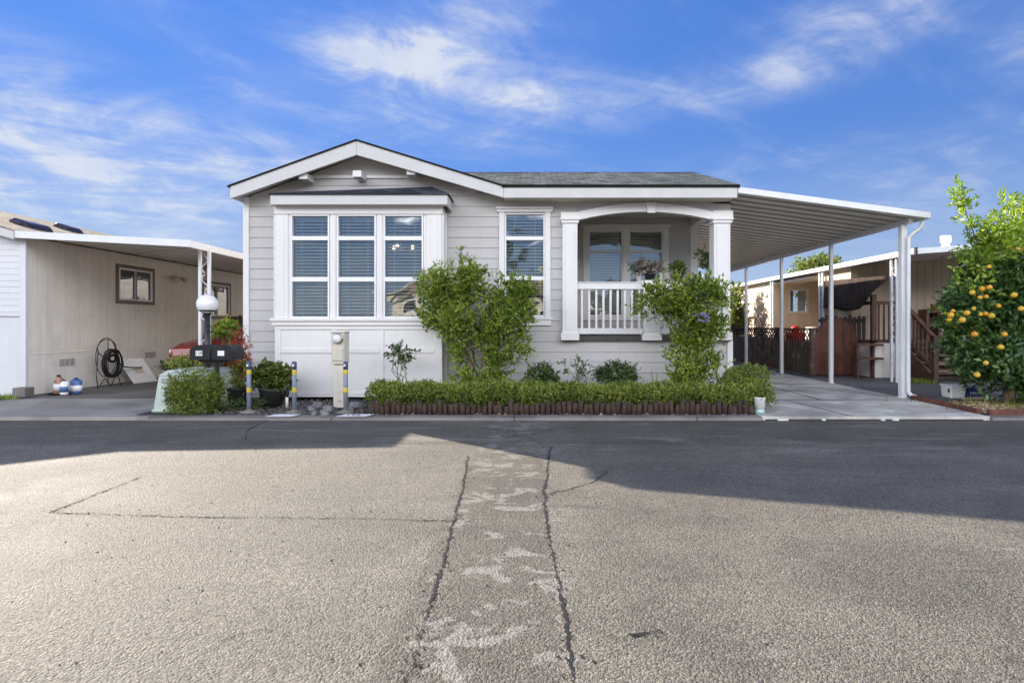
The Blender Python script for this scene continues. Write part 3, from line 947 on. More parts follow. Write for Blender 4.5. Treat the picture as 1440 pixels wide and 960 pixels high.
# openings in the front wall: bay, side window, porch
bay_op = (-4.0, -1.60, 1.36, 3.02)
wx0, wx1 = PX(712, 9.5), PX(764, 9.5)
wp = [(PZ(443, 9.5), PZ(394, 9.5)), (PZ(389, 9.5), PZ(338, 9.5)), (PZ(332.5, 9.5), PZ(302, 9.5))]
win_op = (wx0 - .03, wx1 + .03, wp[0][0] - .03, wp[2][1] + .03)
px0, px1 = PX(790, 9.5), 3.30
porch_op = (px0 + .06, px1 - .06, 1.0, 3.27)
ops = [bay_op, win_op, porch_op]
w = MB()
for c in cells(XL + .01, XR - .01, .03, 3.33, ops): w.box(c[0], c[1], 9.502, 9.62, c[2], c[3])
w.prism([(XL + .01, 3.33), (XR - .01, 3.33), (XR - .01, 3.36), (-.48, 3.36), (-2.836, 4.08), (XL + .01, 3.36)], 9.502, 9.62, 'y')
pitch = 14.6 * S
# boards: from grade to under the roof, split round openings
lap(w, (0, 9.5, 0), (1, 0, 0), (0, -1, 0), XL + .05, XR - .05, .10, 4.2, pitch, ops, PZ(553, 9.5), .018, gable_x)
w.build('front_wall', M['siding'], house)
# side walls and back
sw = MB()
sw.box(XL, XL + .1, 9.62, 25, .03, 3.42)
lap(sw, (XL, 0, 0), (0, -1, 0), (-1, 0, 0), -25, -9.5, .10, 3.36, pitch, (), PZ(553, 9.5), .018)
sw.box(XR - .11, XR - .01, 11.52, 25, .03, 3.42)
lap(sw, (XR - .01, 0, 0), (0, 1, 0), (1, 0, 0), 11.45, 25, .10, 3.42, pitch, (), PZ(553, 9.5), .018)
sw.box(XR - .11, XR - .01, 9.62, 11.5, .03, .99)
sw.box(XL + .1, XR - .1, 24.9, 25, .03, 3.42)
sw.build('side_wall', M['siding'], house)
# interior shell seen through the panes
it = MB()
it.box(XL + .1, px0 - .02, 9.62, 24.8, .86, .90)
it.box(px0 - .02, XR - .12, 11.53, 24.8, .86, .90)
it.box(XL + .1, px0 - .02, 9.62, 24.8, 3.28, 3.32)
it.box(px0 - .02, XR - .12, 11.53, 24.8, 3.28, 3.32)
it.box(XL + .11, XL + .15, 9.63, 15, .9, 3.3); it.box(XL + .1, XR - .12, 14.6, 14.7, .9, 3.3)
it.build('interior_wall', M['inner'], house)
cb = MB(); cb.box(XL - .022, XL + .075, 9.465, 9.50, .08, 3.38); cb.box(XL - .024, XL, 9.468, 9.60, .08, 3.38)
cb.build('corner_board', M['trim'], house, .004)
cb = MB(); cb.box(XR - .07, XR + .022, 9.465, 9.497, .08, .99); cb.box(XR, XR + .024, 9.47, 9.6, .08, .99)
cb.build('corner_board', M['trim'], house, .004)
fd = MB(); fd.box(XL + .03, XR - .03, 9.53, 9.60, .0, .105)
fd.build('foundation', M['dark'], house)

# roofs
yF = 9.12
rf = MB()
th = .05
rf.prism([(-4.90, 3.482), (-2.836, 4.226), (-.46, 3.488), (-.46, 3.462), (-2.836, 4.200), (-4.90, 3.456)], yF - .02, 25.3, 'y')
# front slope of the low right wing with hip end
A, B, C_, D = (-.50, yF - .02, 3.497), (3.31, yF - .02, 3.497), (3.07, 10.87, 4.17), (-2.62, 10.87, 4.17)
E, F = (3.33, 25.3, 3.497), (-2.62, 25.3, 3.52)
rf.poly([A, B, C_, D]); rf.poly([B, E, C_]); rf.poly([D, C_, E, F])
rf.poly([(-.50, yF - .02, 3.455), (-2.62, 10.87, 3.455), (-2.62, 25.3, 3.455), (3.33, 25.3, 3.455), (3.31, yF - .02, 3.455)])
rf.poly([A, (-.50, yF - .02, 3.455), (3.31, yF - .02, 3.455), B]); rf.poly([B, (3.31, yF - .02, 3.455), (3.33, 25.3, 3.455), E])
# ridge cap shingles
for i in range(24):
    a = -2.2 + i * .22
    if a < 3.0: rf.hexa([(a, 10.77, 4.133), (a + .212, 10.77, 4.133), (a + .212, 10.97, 4.16), (a, 10.97, 4.16), (a, 10.78, 4.146), (a + .212, 10.78, 4.143), (a + .212, 10.96, 4.175), (a, 10.96, 4.178)])
roof = rf.build('roof', M['shingle'], house)
so_ = MB()     # soffit boards under the gable and along the flat eave
so_.prism([(-4.84, 3.43), (-2.836, 4.15), (-.48, 3.42), (-.48, 3.375), (-2.836, 4.10), (-4.84, 3.38)], yF + .05, 9.50, 'y')
so_.box(-.48, 3.26, yF + .05, 9.50, 3.30, 3.335)
so_.box(px0 + .06, XR - .06, 9.62, 11.4, 3.395, 3.42)
so_.box(XL - .04, XL, 9.5, 25, 3.34, 3.38)
so_.build('soffit', M['cream'], house)
fa = MB()
fa.prism([(-4.861, 3.474), (-2.836, 4.212), (-2.836, 3.975), (-4.861, 3.274)], yF, yF + .045, 'y')
fa.prism([(-2.833, 4.212), (-.478, 3.476), (-.478, 3.29), (-2.833, 3.975)], yF, yF + .045, 'y')
fa.box(-.475, 3.271, yF, yF + .045, 3.288, 3.49)
fa.box(3.235, 3.275, yF + .046, 25.2, 3.30, 3.49)
fa.box(-4.865, -4.825, yF + .046, 25.2, 3.29, 3.44)
fa.build('fascia', M['fascia'], house, .005)
# gable trim and outrigger blocks
gt = MB()
zt_ = PZ(247.5, 9.45)
gt.box(PX(424, 9.45), PX(590, 9.45), 9.46, 9.485, zt_ - .035, zt_ + .02)
gt.build('gable_trim', M['trim'], house, .004)
for cx in (430, 505, 580):
    z_ = {430: 250, 505: 247, 580: 244}[cx]
    b_ = MB(); b_.box(PX(cx - 6, 9.3), PX(cx + 6, 9.3), 9.18, 9.48, PZ(z_ + 4.5, 9.3), PZ(z_ - 4.5, 9.3))
    b_.build('roof_bracket', M['trim'], house, .006)

# ---- bay
YB = 9.1
bz = lambda py: PZ(py, YB)
bxx = lambda px: PX(px, YB)
BL, BR = bxx(386.5), bxx(622)
gcols = [(411, 461), (476, 526.5), (541.5, 593)]
prow = [(445, 396), (389.5, 338), (332, 304)]
bops = [(bxx(a) - .03, bxx(b) + .03, bz(445) - .03, bz(304) + .03) for a, b in gcols]
bay = MB()
for c in cells(BL, BR, .12, bz(290), bops): bay.box(c[0], c[1], YB, YB + .07, c[2], c[3])
bay.box(BL, BL + .05, YB + .07, 9.5, .12, bz(290)); bay.box(BR - .05, BR, YB + .07, 9.5, .12, bz(290))
bay.box(BL + .05, BR - .05, YB + .07, 9.5, .12, .16); bay.box(BL + .05, BR - .05, YB + .07, 9.6, 1.28, 1.32); bay.box(BL + .05, BR - .05, YB + .07, 9.6, 3.06, 3.10)
bo = bay.build('bay_wall', M['trim'], house, .003)
# sill mouldings, corner pilasters, mullion boards, lower panelling
tr = MB()
tr.box(BL - .05, BR + .05, YB - .075, YB + .1, bz(451.5), bz(447)); tr.box(BL - .03, BR + .03, YB - .045, YB + .1, bz(457.5), bz(451.5))
for a, b in ((388, 405.5), (600.5, 621)):
    tr.box(bxx(a), bxx(b), YB - .022, YB, bz(447), bz(302))
    tr.box(bxx(a + 5), bxx(b - 5), YB - .030, YB - .022, bz(444), bz(306))
for a, b in ((465, 472.5), (530, 538)):
    tr.box(bxx(a), bxx(b), YB - .016, YB, bz(447), bz(302))
tr.box(BL - .005, BR + .005, YB - .03, YB, bz(301.5), bz(290.5))
tr.box(BR, BR + .022, YB - .0, YB + .12, bz(447), bz(302)); tr.box(BR, BR + .02, 9.4, 9.48, .12, 3.1)
tr.box(BL - .022, BL, YB, YB + .12, bz(447), bz(302))
# panel grid
for a, b in ((387, 395), (467, 474), (534, 540), (611.5, 622)):
    tr.box(bxx(a), bxx(b), YB - .018, YB, bz(551), bz(463.5))
tr.box(bxx(387), bxx(622), YB - .018, YB, bz(463.3), bz(457.7)); tr.box(bxx(387), bxx(622), YB - .018, YB, bz(558), bz(551.2))
for a, b in ((395.2, 466.8), (474.2, 533.8), (540.2, 611.3)): tr.box(bxx(a), bxx(b), YB - .018, YB, bz(496.5), bz(490))
tr.build('bay_trim', M['trim'], house, .004)
bf = MB()
bf.box(PX(380, 8.93), PX(629, 8.93), 8.93, 8.965, bz(290.8), bz(275.5))
bf.box(PX(380, 8.93), PX(380, 8.93) + .035, 8.965, 9.5, bz(290.8), bz(275.5)); bf.box(PX(629, 8.93) - .035, PX(629, 8.93), 8.965, 9.5, bz(290.8), bz(275.5))
bf.box(PX(381, 8.93), PX(628, 8.93), 8.965, YB, bz(290.5), bz(289))
bf.build('bay_fascia', M['fascia'], house, .005)
br_ = MB()
fz = bz(275.5)
fl, fr = PX(378, 8.93), PX(631, 8.93)
br_.poly([(fl, 8.90, fz), (fr, 8.90, fz), (PX(607, 9.48), 9.48, PZ(262.5, 9.48)), (PX(420, 9.48), 9.48, PZ(269.5, 9.48))])
br_.poly([(fr, 8.90, fz), (fr, 9.48, fz), (PX(607, 9.48), 9.48, PZ(262.5, 9.48))])
br_.poly([(fl, 8.90, fz), (PX(420, 9.48), 9.48, PZ(269.5, 9.48)), (fl, 9.48, fz)])
br_.box(fl, fr, 8.90, 9.48, fz - .02, fz - .001)
br_.build('bay_roof', M['shingle_dark'], house)
for a, b in gcols:
    window(house, bxx(a), bxx(b), [(bz(p), bz(q)) for p, q in prow], YB, .026)

# ---- side window beside the porch
window(house, wx0, wx1, wp, 9.49, .028)
wt_ = MB()
oz0, oz1 = PZ(446, 9.5), PZ(299, 9.5)
wt_.box(PX(702, 9.5), wx0 - .030, 9.455, 9.485, oz0, oz1); wt_.box(wx1 + .030, PX(774, 9.5), 9.455, 9.485, oz0, oz1)
wt_.box(wx0 - .030, wx1 + .030, 9.455, 9.485, wp[2][1] + .03, oz1); wt_.box(wx0 - .03, wx1 + .03, 9.455, 9.485, oz0, wp[0][0] - .03)
wt_.box(PX(699, 9.5), PX(777, 9.5), 9.44, 9.485, oz1, PZ(295, 9.5)); wt_.box(PX(697.5, 9.5), PX(778, 9.5), 9.42, 9.485, PZ(295, 9.5), PZ(291.5, 9.5))
wt_.box(PX(698, 9.5), PX(777, 9.5), 9.43, 9.485, PZ(449.5, 9.5), oz0); wt_.box(PX(700, 9.5), PX(775, 9.5), 9.45, 9.485, PZ(457.5, 9.5), PZ(449.5, 9.5))
wt_.build('window_trim', M['trim'], house, .004)

# ---- porch
pf = MB()
pf.box(px0 + .02, XR - .02, 9.44, 11.45, .985, 1.07)
pf.build('porch_floor', M['porchfloor'], house)
YP = 11.4
pw0, pw1 = PX(820, YP), PX(940, YP)
g1, g2 = (PX(829.5, YP), PX(873.5, YP)), (PX(886, YP), PX(930, YP))
prows = [(1.46, PZ(355.5, YP)), (PZ(351.5, YP), PZ(326, YP))]
pops = [(g1[0] - .03, g1[1] + .03, 1.43, prows[1][1] + .03), (g2[0] - .03, g2[1] + .03, 1.43, prows[1][1] + .03)]
pbk = MB()
for c in cells(px0 - .02, XR - .11, 1.07, 3.40, pops): pbk.box(c[0], c[1], YP + .002, YP + .10, c[2], c[3])
lap(pbk, (0, YP, 0), (1, 0, 0), (0, -1, 0), px0 + .0, XR - .15, 1.07, 3.40, pitch, pops, 1.07 - .04, .018)
pbk.box(px0 - .06, px0 + .05, 9.62, YP, 1.07, 3.40)
lap(pbk, (px0 + .05, 0, 0), (0, 1, 0), (1, 0, 0), 9.63, YP, 1.07, 3.40, pitch, (), 1.07 - .04, .018)
pbk.build('porch_wall', M['siding'], house)
pt = MB()
pt.box(pw0, g1[0] - .03, YP - .035, YP - .008, 1.36, 3.20); pt.box(g2[1] + .03, pw1, YP - .035, YP - .008, 1.36, 3.20)
pt.box(g1[1] + .03, g2[0] - .03, YP - .035, YP - .008, 1.36, 3.20)
pt.box(pw0, pw1, YP - .038, YP - .008, prows[1][1] + .031, 3.20); pt.box(pw0, pw1, YP - .038, YP - .008, 1.34, 1.428)
pt.box(pw0 - .04, pw1 + .04, YP - .06, YP - .008, 3.20, 3.26)
pt.box(XR - .16, XR - .008, YP - .03, YP + .1, 1.07, 3.39)
pt.build('porch_trim', M['trim'], house, .004)
for g_ in (g1, g2): window(house, g_[0], g_[1], prows, YP - .004, .028, tilt=55)


def column(x0, x1, y0, y1, z0, z1):
    c = MB()
    c.box(x0, x1, y0, y1, z0, z1)
    iw = .045
    c.box(x0 + iw, x1 - iw, y0 - .010, y0, z0 + .12, z1 - .03)
    for dx_, a, b in ((.022, z1, z1 + .05), (.04, z1 + .05, z1 + .09), (.028, z0 - .04, z0 + .09)):
        c.box(x0 - dx_, x1 + dx_, y0 - dx_, y1 + dx_, a, b)
    return c.build('porch_column', M['trim'], house, .005)


column(px0 + .005, PX(812, 9.5) - .01, 9.36, 9.60, 1.04, PZ(316, 9.5))
column(PX(1004, 9.36), PX(1028, 9.36) - .01, 9.36, 9.62, 1.04, PZ(316, 9.5))
ar = MB()
zl = PZ(308, 9.5)
xa, xb = px0 - .02, XR + .0
x1_, x2_ = PX(812, 9.5), PX(1001, 9.5)
N_ = 24
low = []
for i in range(N_ + 1):
    t = i / N_
    x = x1_ + (x2_ - x1_) * t
    py = 310.5 - 11.5 * (1 - (2 * t - 1) ** 2)
    low.append((x, PZ(py, 9.5)))
top = []
for i in range(N_ + 1):
    t = i / N_
    x = x1_ + (x2_ - x1_) * t
    py = 299.5 - 12.5 * (1 - (2 * t - 1) ** 2)
    top.append((x, PZ(py, 9.5)))
for i in range(N_):
    ar.hexa([(low[i][0], 9.42, low[i][1]), (low[i + 1][0], 9.42, low[i + 1][1]), (low[i + 1][0], 9.56, low[i + 1][1]), (low[i][0], 9.56, low[i][1]),
             (top[i][0], 9.42, top[i][1]), (top[i + 1][0], 9.42, top[i + 1][1]), (top[i + 1][0], 9.56, top[i + 1][1]), (top[i][0], 9.56, top[i][1])])
ar.box(xa, x1_, 9.42, 9.56, PZ(310.5, 9.5) - .02, PZ(299.5, 9.5)); ar.box(x2_, xb + .01, 9.42, 9.56, PZ(310.5, 9.5) - .02, PZ(297.5, 9.5))
ar.build('porch_arch', M['trim'], house)
ks = MB(); ks.prism([(PX(910.5, 9.4), PZ(299.5, 9.4)), (PX(921.5, 9.4), PZ(299.5, 9.4)), (PX(923.5, 9.4), PZ(284.5, 9.4)), (PX(908.5, 9.4), PZ(284.5, 9.4))], 9.385, 9.42, 'y')
ks.build('keystone', M['trim'], house, .004)
# header wall above the arch
hd = MB()
hd.box(px0 - .0, XR - .01, 9.49, 9.55, PZ(287, 9.5) + .005, 3.34)
for i in range(N_):
    hd.hexa([(top[i][0], 9.49, top[i][1] - .01), (top[i + 1][0], 9.49, top[i + 1][1] - .01), (top[i + 1][0], 9.55, top[i + 1][1] - .01), (top[i][0], 9.55, top[i][1] - .01),
             (top[i][0], 9.49, 3.27), (top[i + 1][0], 9.49, 3.27), (top[i + 1][0], 9.55, 3.27), (top[i][0], 9.55, 3.27)])
hd.box(px0 - .0, x1_ + .005, 9.49, 9.55, PZ(301, 9.5), 3.30); hd.box(x2_ - .005, XR - .01, 9.49, 9.55, PZ(299, 9.5), 3.30)
hd.build('porch_header', M['siding'], house)
# beam along the open side of the porch
sb = MB(); sb.box(XR - .16, XR - .02, 9.63, 11.37, 3.22, 3.39)
sb.build('porch_beam', M['trim'], house)
# railing
rl = MB()
rl.box(x1_ - .01, PX(1004, 9.4), 9.44, 9.54, 1.845, 1.945); rl.box(x1_ - .01, PX(1004, 9.4), 9.425, 9.555, 1.945, 1.965)
rl.box(x1_ - .01, 1.82, 9.45, 9.53, 1.10, 1.20); rl.box(2.10, PX(1004, 9.4), 9.45, 9.53, 1.10, 1.20)
rl.box(XR - .15, XR - .06, 9.63, 11.36, 1.86, 1.955); rl.box(XR - .14, XR - .07, 9.63, 11.36, 1.10, 1.18)
railing = rl.build('railing', M['trim'], house, .005)
post = MB(); post.box(1.83, 2.09, 9.40, 9.56, 1.04, 1.90); post.box(1.80, 2.12, 9.37, 9.59, .995, 1.09); post.box(1.80, 2.12, 9.37, 9.59, 1.90, 1.99)
post.box(1.88, 2.04, 9.39, 9.40, 1.14, 1.84)
post.build('newel_post', M['trim'], railing, .005)
x = x1_ + .075
bal0 = None
def baluster(x, y):
    global bal0
    if bal0 is None:
        b = MB(); b.box(-.018, .018, -.018, .018, 1.19, 1.85)
        me_o = b.build('baluster', M['trim'], railing, .003)
        # shift so the origin is the baluster's foot
        me_o.data.transform(Matrix.Translation(ORG[railing.name])); bal0 = me_o
        o = me_o
    else:
        o = bal0.copy(); COL.objects.link(o); o.parent = railing
    o.location = Vector((x, y, 0)) - ORG[railing.name]
while x < 1.80: baluster(x, 9.49); x += .119
x = 2.19
while x < 3.0: baluster(x, 9.49); x += .119
y_ = 9.75
while y_ < 11.3: baluster(XR - .105, y_); y_ += .125

# chandelier glimpsed behind the blinds
ch = empty('chandelier', (-2.6, 11.2, 2.9), 'lit chandelier with warm bulbs behind the right bay window pane', 'lamp')
c_ = MB(); c_.tube([(-2.6, 11.2, 3.28), (-2.6, 11.2, 2.75)], .012, 6); c_.ball((-2.6, 11.2, 2.72), .05)
for i in range(3):
    a = i * 2.1 + .4
    c_.tube([(-2.6, 11.2, 2.72), (-2.6 + .12 * math.cos(a), 11.2 + .12 * math.sin(a), 2.66), (-2.6 + .22 * math.cos(a), 11.2 + .22 * math.sin(a), 2.72)], .009, 6)
c_.build('arm', M['metal'], ch)
for i in range(3):
    a = i * 2.1 + .4
    b_ = MB(); b_.ball((-2.6 + .22 * math.cos(a), 11.2 + .22 * math.sin(a), 2.79), .034, sz=1.2)
    b_.build('bulb', M['bulb'], ch)

# ================================================================== CARPORT (right)
cp = empty('carport', (4.8, 9.4, 0), 'white corrugated metal carport on slim posts attached to the grey home', 'carport')
CX0, CX1 = 3.285, 6.32
cz0, cz1 = 3.40, 2.995
pn = MB()
y_ = 9.17
prof = []
Yend = 18.3
while y_ < Yend:      # pan profile along Y
    prof += [(y_, 0), (y_ + .19, 0), (y_ + .20, .09), (y_ + .29, .09)]
    y_ += .30
prof.append((y_, 0))
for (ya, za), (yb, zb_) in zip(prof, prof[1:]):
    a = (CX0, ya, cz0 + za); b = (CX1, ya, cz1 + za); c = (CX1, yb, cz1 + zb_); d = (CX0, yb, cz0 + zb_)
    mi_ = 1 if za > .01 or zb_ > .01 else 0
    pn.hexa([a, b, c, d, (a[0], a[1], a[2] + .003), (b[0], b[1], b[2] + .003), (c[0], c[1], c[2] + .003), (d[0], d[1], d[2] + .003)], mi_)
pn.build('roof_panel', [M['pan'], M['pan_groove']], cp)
gu = MB()
gu.hexa([(CX0, 9.13, cz0 - .03), (CX1 + .06, 9.13, cz1 - .035), (CX1 + .06, 9.165, cz1 - .035), (CX0, 9.165, cz0 - .03),
         (CX0, 9.13, cz0 + .07), (CX1 + .06, 9.13, cz1 + .065), (CX1 + .06, 9.165, cz1 + .065), (CX0, 9.165, cz0 + .07)])
gu.box(CX1, CX1 + .06, 9.166, Yend, cz1 - .035, cz1 + .065)
gu.build('gutter', M['white_metal'], cp, .006)
bm = MB(); bm.box(6.14, 6.21, 9.3, Yend, cz1 - .085, cz1 + .0)
bm.build('beam', M['white_metal'], cp, .004)
PYs = [9.45, 11.80, 14.15, 16.5]
for i, y_ in enumerate(PYs):
    p = MB()
    hw = .048 if i == 0 else .035
    xq_ = 6.135 if i == 0 else 6.175
    p.box(xq_ - hw, xq_ + hw, y_ - hw, y_ + hw, .045, cz1 - .085)
    p.box(xq_ - hw - .02, xq_ + hw + .02, y_ - hw - .02, y_ + hw + .02, .046, .054)
    p.build('post', M['white_metal'], cp, .005)
ds = MB()
ds.tube([(6.34, 9.28, cz1 - .03), (6.34, 9.28, cz1 - .10), (6.33, 9.30, cz1 - .16), (6.24, 9.34, cz1 - .24), (6.17, 9.35, cz1 - .31), (6.165, 9.35, .16), (6.18, 9.30, .10), (6.22, 9.24, .085)],
        .032, 10)
ds.build('downspout', M['white_metal'], cp)
dm = MB(); dm.tube([(6.22, 9.24, .085), (6.26, 9.19, .085)], [.03, .032], 10)
dm.build('downspout_end', M['dark'], cp)

# ================================================================== LEFT NEIGHBOUR
ln = empty('mobile_home', (-9.5, 9.6, 0), 'weathered beige mobile home with brown framed windows at the left edge', 'house')
LX = -8.6
y0, y1 = 9.65, 26
wins = [(11.72, 12.90, 1.70, 2.52), (14.75, 16.15, 1.42, 2.42)]      # outer brown trim
wo_ = [(a + .07, b - .07, c + .07, d - .07) for a, b, c, d in wins]
lw = MB()
for c in cells(y0, y1, .05, 2.80, wo_): lw.box(LX - .11, LX - .012, c[0], c[1], c[2], c[3])
grooved(lw, (LX - .012, 0, 0), (0, 1, 0), (1, 0, 0), y0, y1, .80, 2.78, .204, .005, wo_, .006)
lw.box(LX - .11, LX - .0, y0, y1, .74, .765)
lw.build('side_wall', M['beige'], ln)
sk = MB(); grooved(sk, (LX - .012, 0, 0), (0, 1, 0), (1, 0, 0), y0, y1, .05, .735, .40, .006, (), .008)
sk.build('skirting', M['beige_low'], ln)
cbm = MB(); cbm.box(LX - .10, LX + .004, y0 - .02, y0 + .05, .05, 2.76)
cbm.build('corner_board', M['pale'], ln, .004)
fr_ = MB()
fr_.box(-14, LX - .1, y0 + .03, y0 + .12, .05, 2.80)
lap(fr_, (0, y0 + .03, 0), (1, 0, 0), (0, -1, 0), -14, LX - .10, 1.48, 3.9, .105, (), 1.48, .012, xr=lambda z: (max(-14.0, -11.8 - (3.62 - z) / .3), min(LX - .10, -11.8 + (3.62 - z) / .3)) if z > 2.70 else (-14, LX - .10))
fr_.box(-14, LX - .10, y0 - .01, y0 + .03, 1.40, 1.47)
grooved(fr_, (0, y0 + .03, 0), (1, 0, 0), (0, -1, 0), -14, LX - .10, .05, 1.395, .60, .006, (), .010)
fr_.build('front_wall', M['pale'], ln)
rr = MB()
def rp(x): return 2.80 + .3 * (LX + .05 - x) if x > -11.8 else 2.80 + .3 * (LX + .05 + 11.8) - .3 * (-11.8 - x)
rr.prism([(LX + .12, rp(LX + .12)), (-11.8, rp(-11.8)), (-15.0, rp(-15.0)), (-15.0, rp(-15.0) - .06), (-11.8, rp(-11.8) - .06), (LX + .12, rp(LX + .12) - .06)], 9.48, 26, 'y')
rr.build('roof', M['shingle_tan'], ln)
fz_ = MB()
fz_.prism([(LX - .03, rp(LX - .03) - .02), (-11.8, rp(-11.8) - .02), (-11.8, rp(-11.8) - .18), (LX - .03, rp(LX - .03) - .15)], 9.44, 9.475, 'y')
fz_.build('fascia', M['fascia'], ln, .004)
for yy, xx in ((11.0, -9.7), (13.0, -10.62)):
    s_ = MB(); zc = rp(xx)
    hl = .30 if yy < 12 else .22
    s_.hexa([(xx - .22, yy - hl, rp(xx - .22) - .02), (xx + .22, yy - hl, rp(xx + .22) - .02), (xx + .22, yy + hl, rp(xx + .22) - .02), (xx - .22, yy + hl, rp(xx - .22) - .02),
             (xx - .17, yy - hl + .05, rp(xx - .17) + .10), (xx + .17, yy - hl + .05, rp(xx + .17) + .09), (xx + .17, yy + hl - .05, rp(xx + .17) + .09), (xx - .17, yy + hl - .05, rp(xx - .17) + .10)])
    s_.build('skylight', M['skyl'], ln, .03)
for a, b, c, d in wins:
    t = MB()
    t.box(LX - .02, LX + .022, a, a + .07, c, d); t.box(LX - .02, LX + .022, b - .07, b, c, d)
    t.box(LX - .02, LX + .022, a + .07, b - .07, d - .07, d); t.box(LX - .02, LX + .022, a + .07, b - .07, c, c + .07)
    to = t.build('window_trim', M['brown_trim'], ln, .004)
    mid = (a + b) / 2
    for u0_, u1_ in ((a + .11, mid - .02), (mid + .02, b - .11)):
        window(ln, u0_, u1_, [(c + .11, d - .11)], LX + .004, .038, .05, axis='x', sgn=1, blind=(u0_ > mid or a > 13), tilt=60)
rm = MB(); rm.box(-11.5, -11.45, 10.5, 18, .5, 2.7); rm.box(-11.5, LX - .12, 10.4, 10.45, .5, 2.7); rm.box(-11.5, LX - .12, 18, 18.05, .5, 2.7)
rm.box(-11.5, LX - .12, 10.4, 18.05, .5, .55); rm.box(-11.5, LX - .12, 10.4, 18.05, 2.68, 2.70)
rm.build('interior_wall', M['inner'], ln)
for ya, za, n_ in ((10.32, .50, 3), (12.60, .52, 3)):
    v = MB()
    for k in range(n_):
        a = ya + k * .12
        v.box(LX - .004, LX + .006, a, a + .10, za, za + .13)
        for q in range(5): v.box(LX + .006, LX + .012, a + .01, a + .09, za + .015 + q * .024, za + .024 + q * .024)
    v.build('skirting_vent', M['vent_grey'], ln)
fl = MB()
fl.lathe([(.055, 0), (.055, .02), (.03, .03)], (0, 0, 0), 12)
fl.v = [(LX + z_, 13.55 + x_, 2.38 + y_) for x_, y_, z_ in fl.v]
for q in (-.11, .11):
    fl.tube([(LX + .03, 13.55, 2.38), (LX + .10, 13.55 + q * .7, 2.40), (LX + .14, 13.55 + q, 2.36)], .014, 6)
    fl.tube([(LX + .13, 13.55 + q, 2.38), (LX + .24, 13.55 + q * 1.5, 2.31)], [.035, .07], 10)
tag(fl.build('flood_light', M['meter'], ln), 'two headed outdoor flood light')

# carport of the left neighbour
lc = empty('carport', (-7.2, 9.5, 0), 'low flat metal carport attached to the beige home on the left', 'carport')
pn = MB(); y_ = 9.52; prof = []
while y_ < 22:
    prof += [(y_, 0), (y_ + .19, 0), (y_ + .20, .06), (y_ + .29, .06)]; y_ += .30
prof.append((y_, 0))
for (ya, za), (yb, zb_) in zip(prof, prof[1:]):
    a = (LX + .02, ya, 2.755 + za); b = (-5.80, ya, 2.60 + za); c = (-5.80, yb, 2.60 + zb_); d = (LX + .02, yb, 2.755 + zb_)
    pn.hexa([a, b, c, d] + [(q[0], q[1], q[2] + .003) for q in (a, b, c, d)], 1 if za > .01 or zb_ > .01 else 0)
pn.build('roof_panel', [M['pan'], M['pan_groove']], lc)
gu = MB()
gu.hexa([(LX - .03, 9.46, 2.70), (-5.72, 9.46, 2.545), (-5.72, 9.50, 2.545), (LX - .03, 9.50, 2.70), (LX - .03, 9.46, 2.82), (-5.72, 9.46, 2.665), (-5.72, 9.50, 2.665), (LX - .03, 9.50, 2.82)])
gu.box(-5.78, -5.72, 9.501, 22, 2.545, 2.665)
gu.build('gutter', M['white_metal'], lc, .006)


def scroll_post(parent, x, y, z0, z1, gap=.13, along='x', mat='white_metal'):
    p = MB()
    ax = (1, 0) if along == 'x' else (0, 1)
    for s_ in (-1, 1):
        cx, cy = x + s_ * gap * ax[0] / 2, y + s_ * gap * ax[1] / 2
        hw = .022
        p.box(cx - hw, cx + hw, cy - hw, cy + hw, z0, z1)
    z = z0 + .15
    k = 0
    while z < z1 - .3:
        pts = []
        for i in range(13):
            t = i / 12
            o_ = math.sin(t * 2 * math.pi) * gap * .32 * (1 if k % 2 else -1)
            pts.append((x + o_ * ax[0], y + o_ * ax[1], z + t * .30))
        p.tube(pts, .008, 5)
        z += .33; k += 1
    return p.build('post', M[mat], parent)


scroll_post(lc, -5.80, 10.04, .04, 2.60, .16)
scroll_post(lc, -5.80, 14.0, .04, 2.60, .16)
scroll_post(lc, -5.80, 18.0, .04, 2.60, .16)

# ---- small things by the left wall
hr = empty('hose_reel', (-8.32, 11.15, .04), 'coiled black garden hose on a wire stand against the beige wall', 'hose stand')
st_ = MB()
X_ = -8.32
def ring(mb, cy, cz, ry, rz, x, r, n=28, wob=0.0, a0=0, a1=2 * math.pi):
    pts = []
    for i in range(n + 1):
        a = a0 + (a1 - a0) * i / n
        pts.append((x + random.uniform(-wob, wob), cy + ry * math.cos(a), cz + rz * math.sin(a)))
    mb.tube(pts, r, 6, cap=True)
ring(st_, 11.10, .80, .24, .17, X_, .009); ring(st_, 11.15, .62, .27, .38, X_ - .05, .008)
for dy in (-.25, .25):
    st_.tube([(X_, 11.13 + dy, .75), (X_ - .02, 11.13 + dy * 1.1, .3), (X_ + .03, 11.13 + dy * 1.2, .04)], .009, 6)
st_.tube([(X_, 10.9, .08), (X_, 11.05, .22), (X_, 11.2, .05), (X_, 11.38, .30)], .009, 6)
st_.tube([(X_, 11.13, .97), (X_, 11.13, .10)], .008, 6)
st_.build('stand', M['black_metal'], hr)
ho = MB()
for k in range(9):
    ring(ho, 11.14 + random.uniform(-.02, .02), .50 + random.uniform(-.02, .02), .20 + random.uniform(-.03, .03), .27 + random.uniform(-.04, .03), X_ + .03 + k * .012, .013, 26, .006)
ho.tube([(X_ + .08, 11.2, .60), (X_ + .1, 11.4, .42), (X_ + .06, 11.7, .38), (X_ + .05, 12.0, .36), (-8.42, 12.3, .38)], .012, 6)
for k in range(4): ring(ho, 11.12, .60, .07 + k * .012, .05 + k * .01, X_ + .10, .012, 16, .01)
ho.build('hose', M['black'], hr)

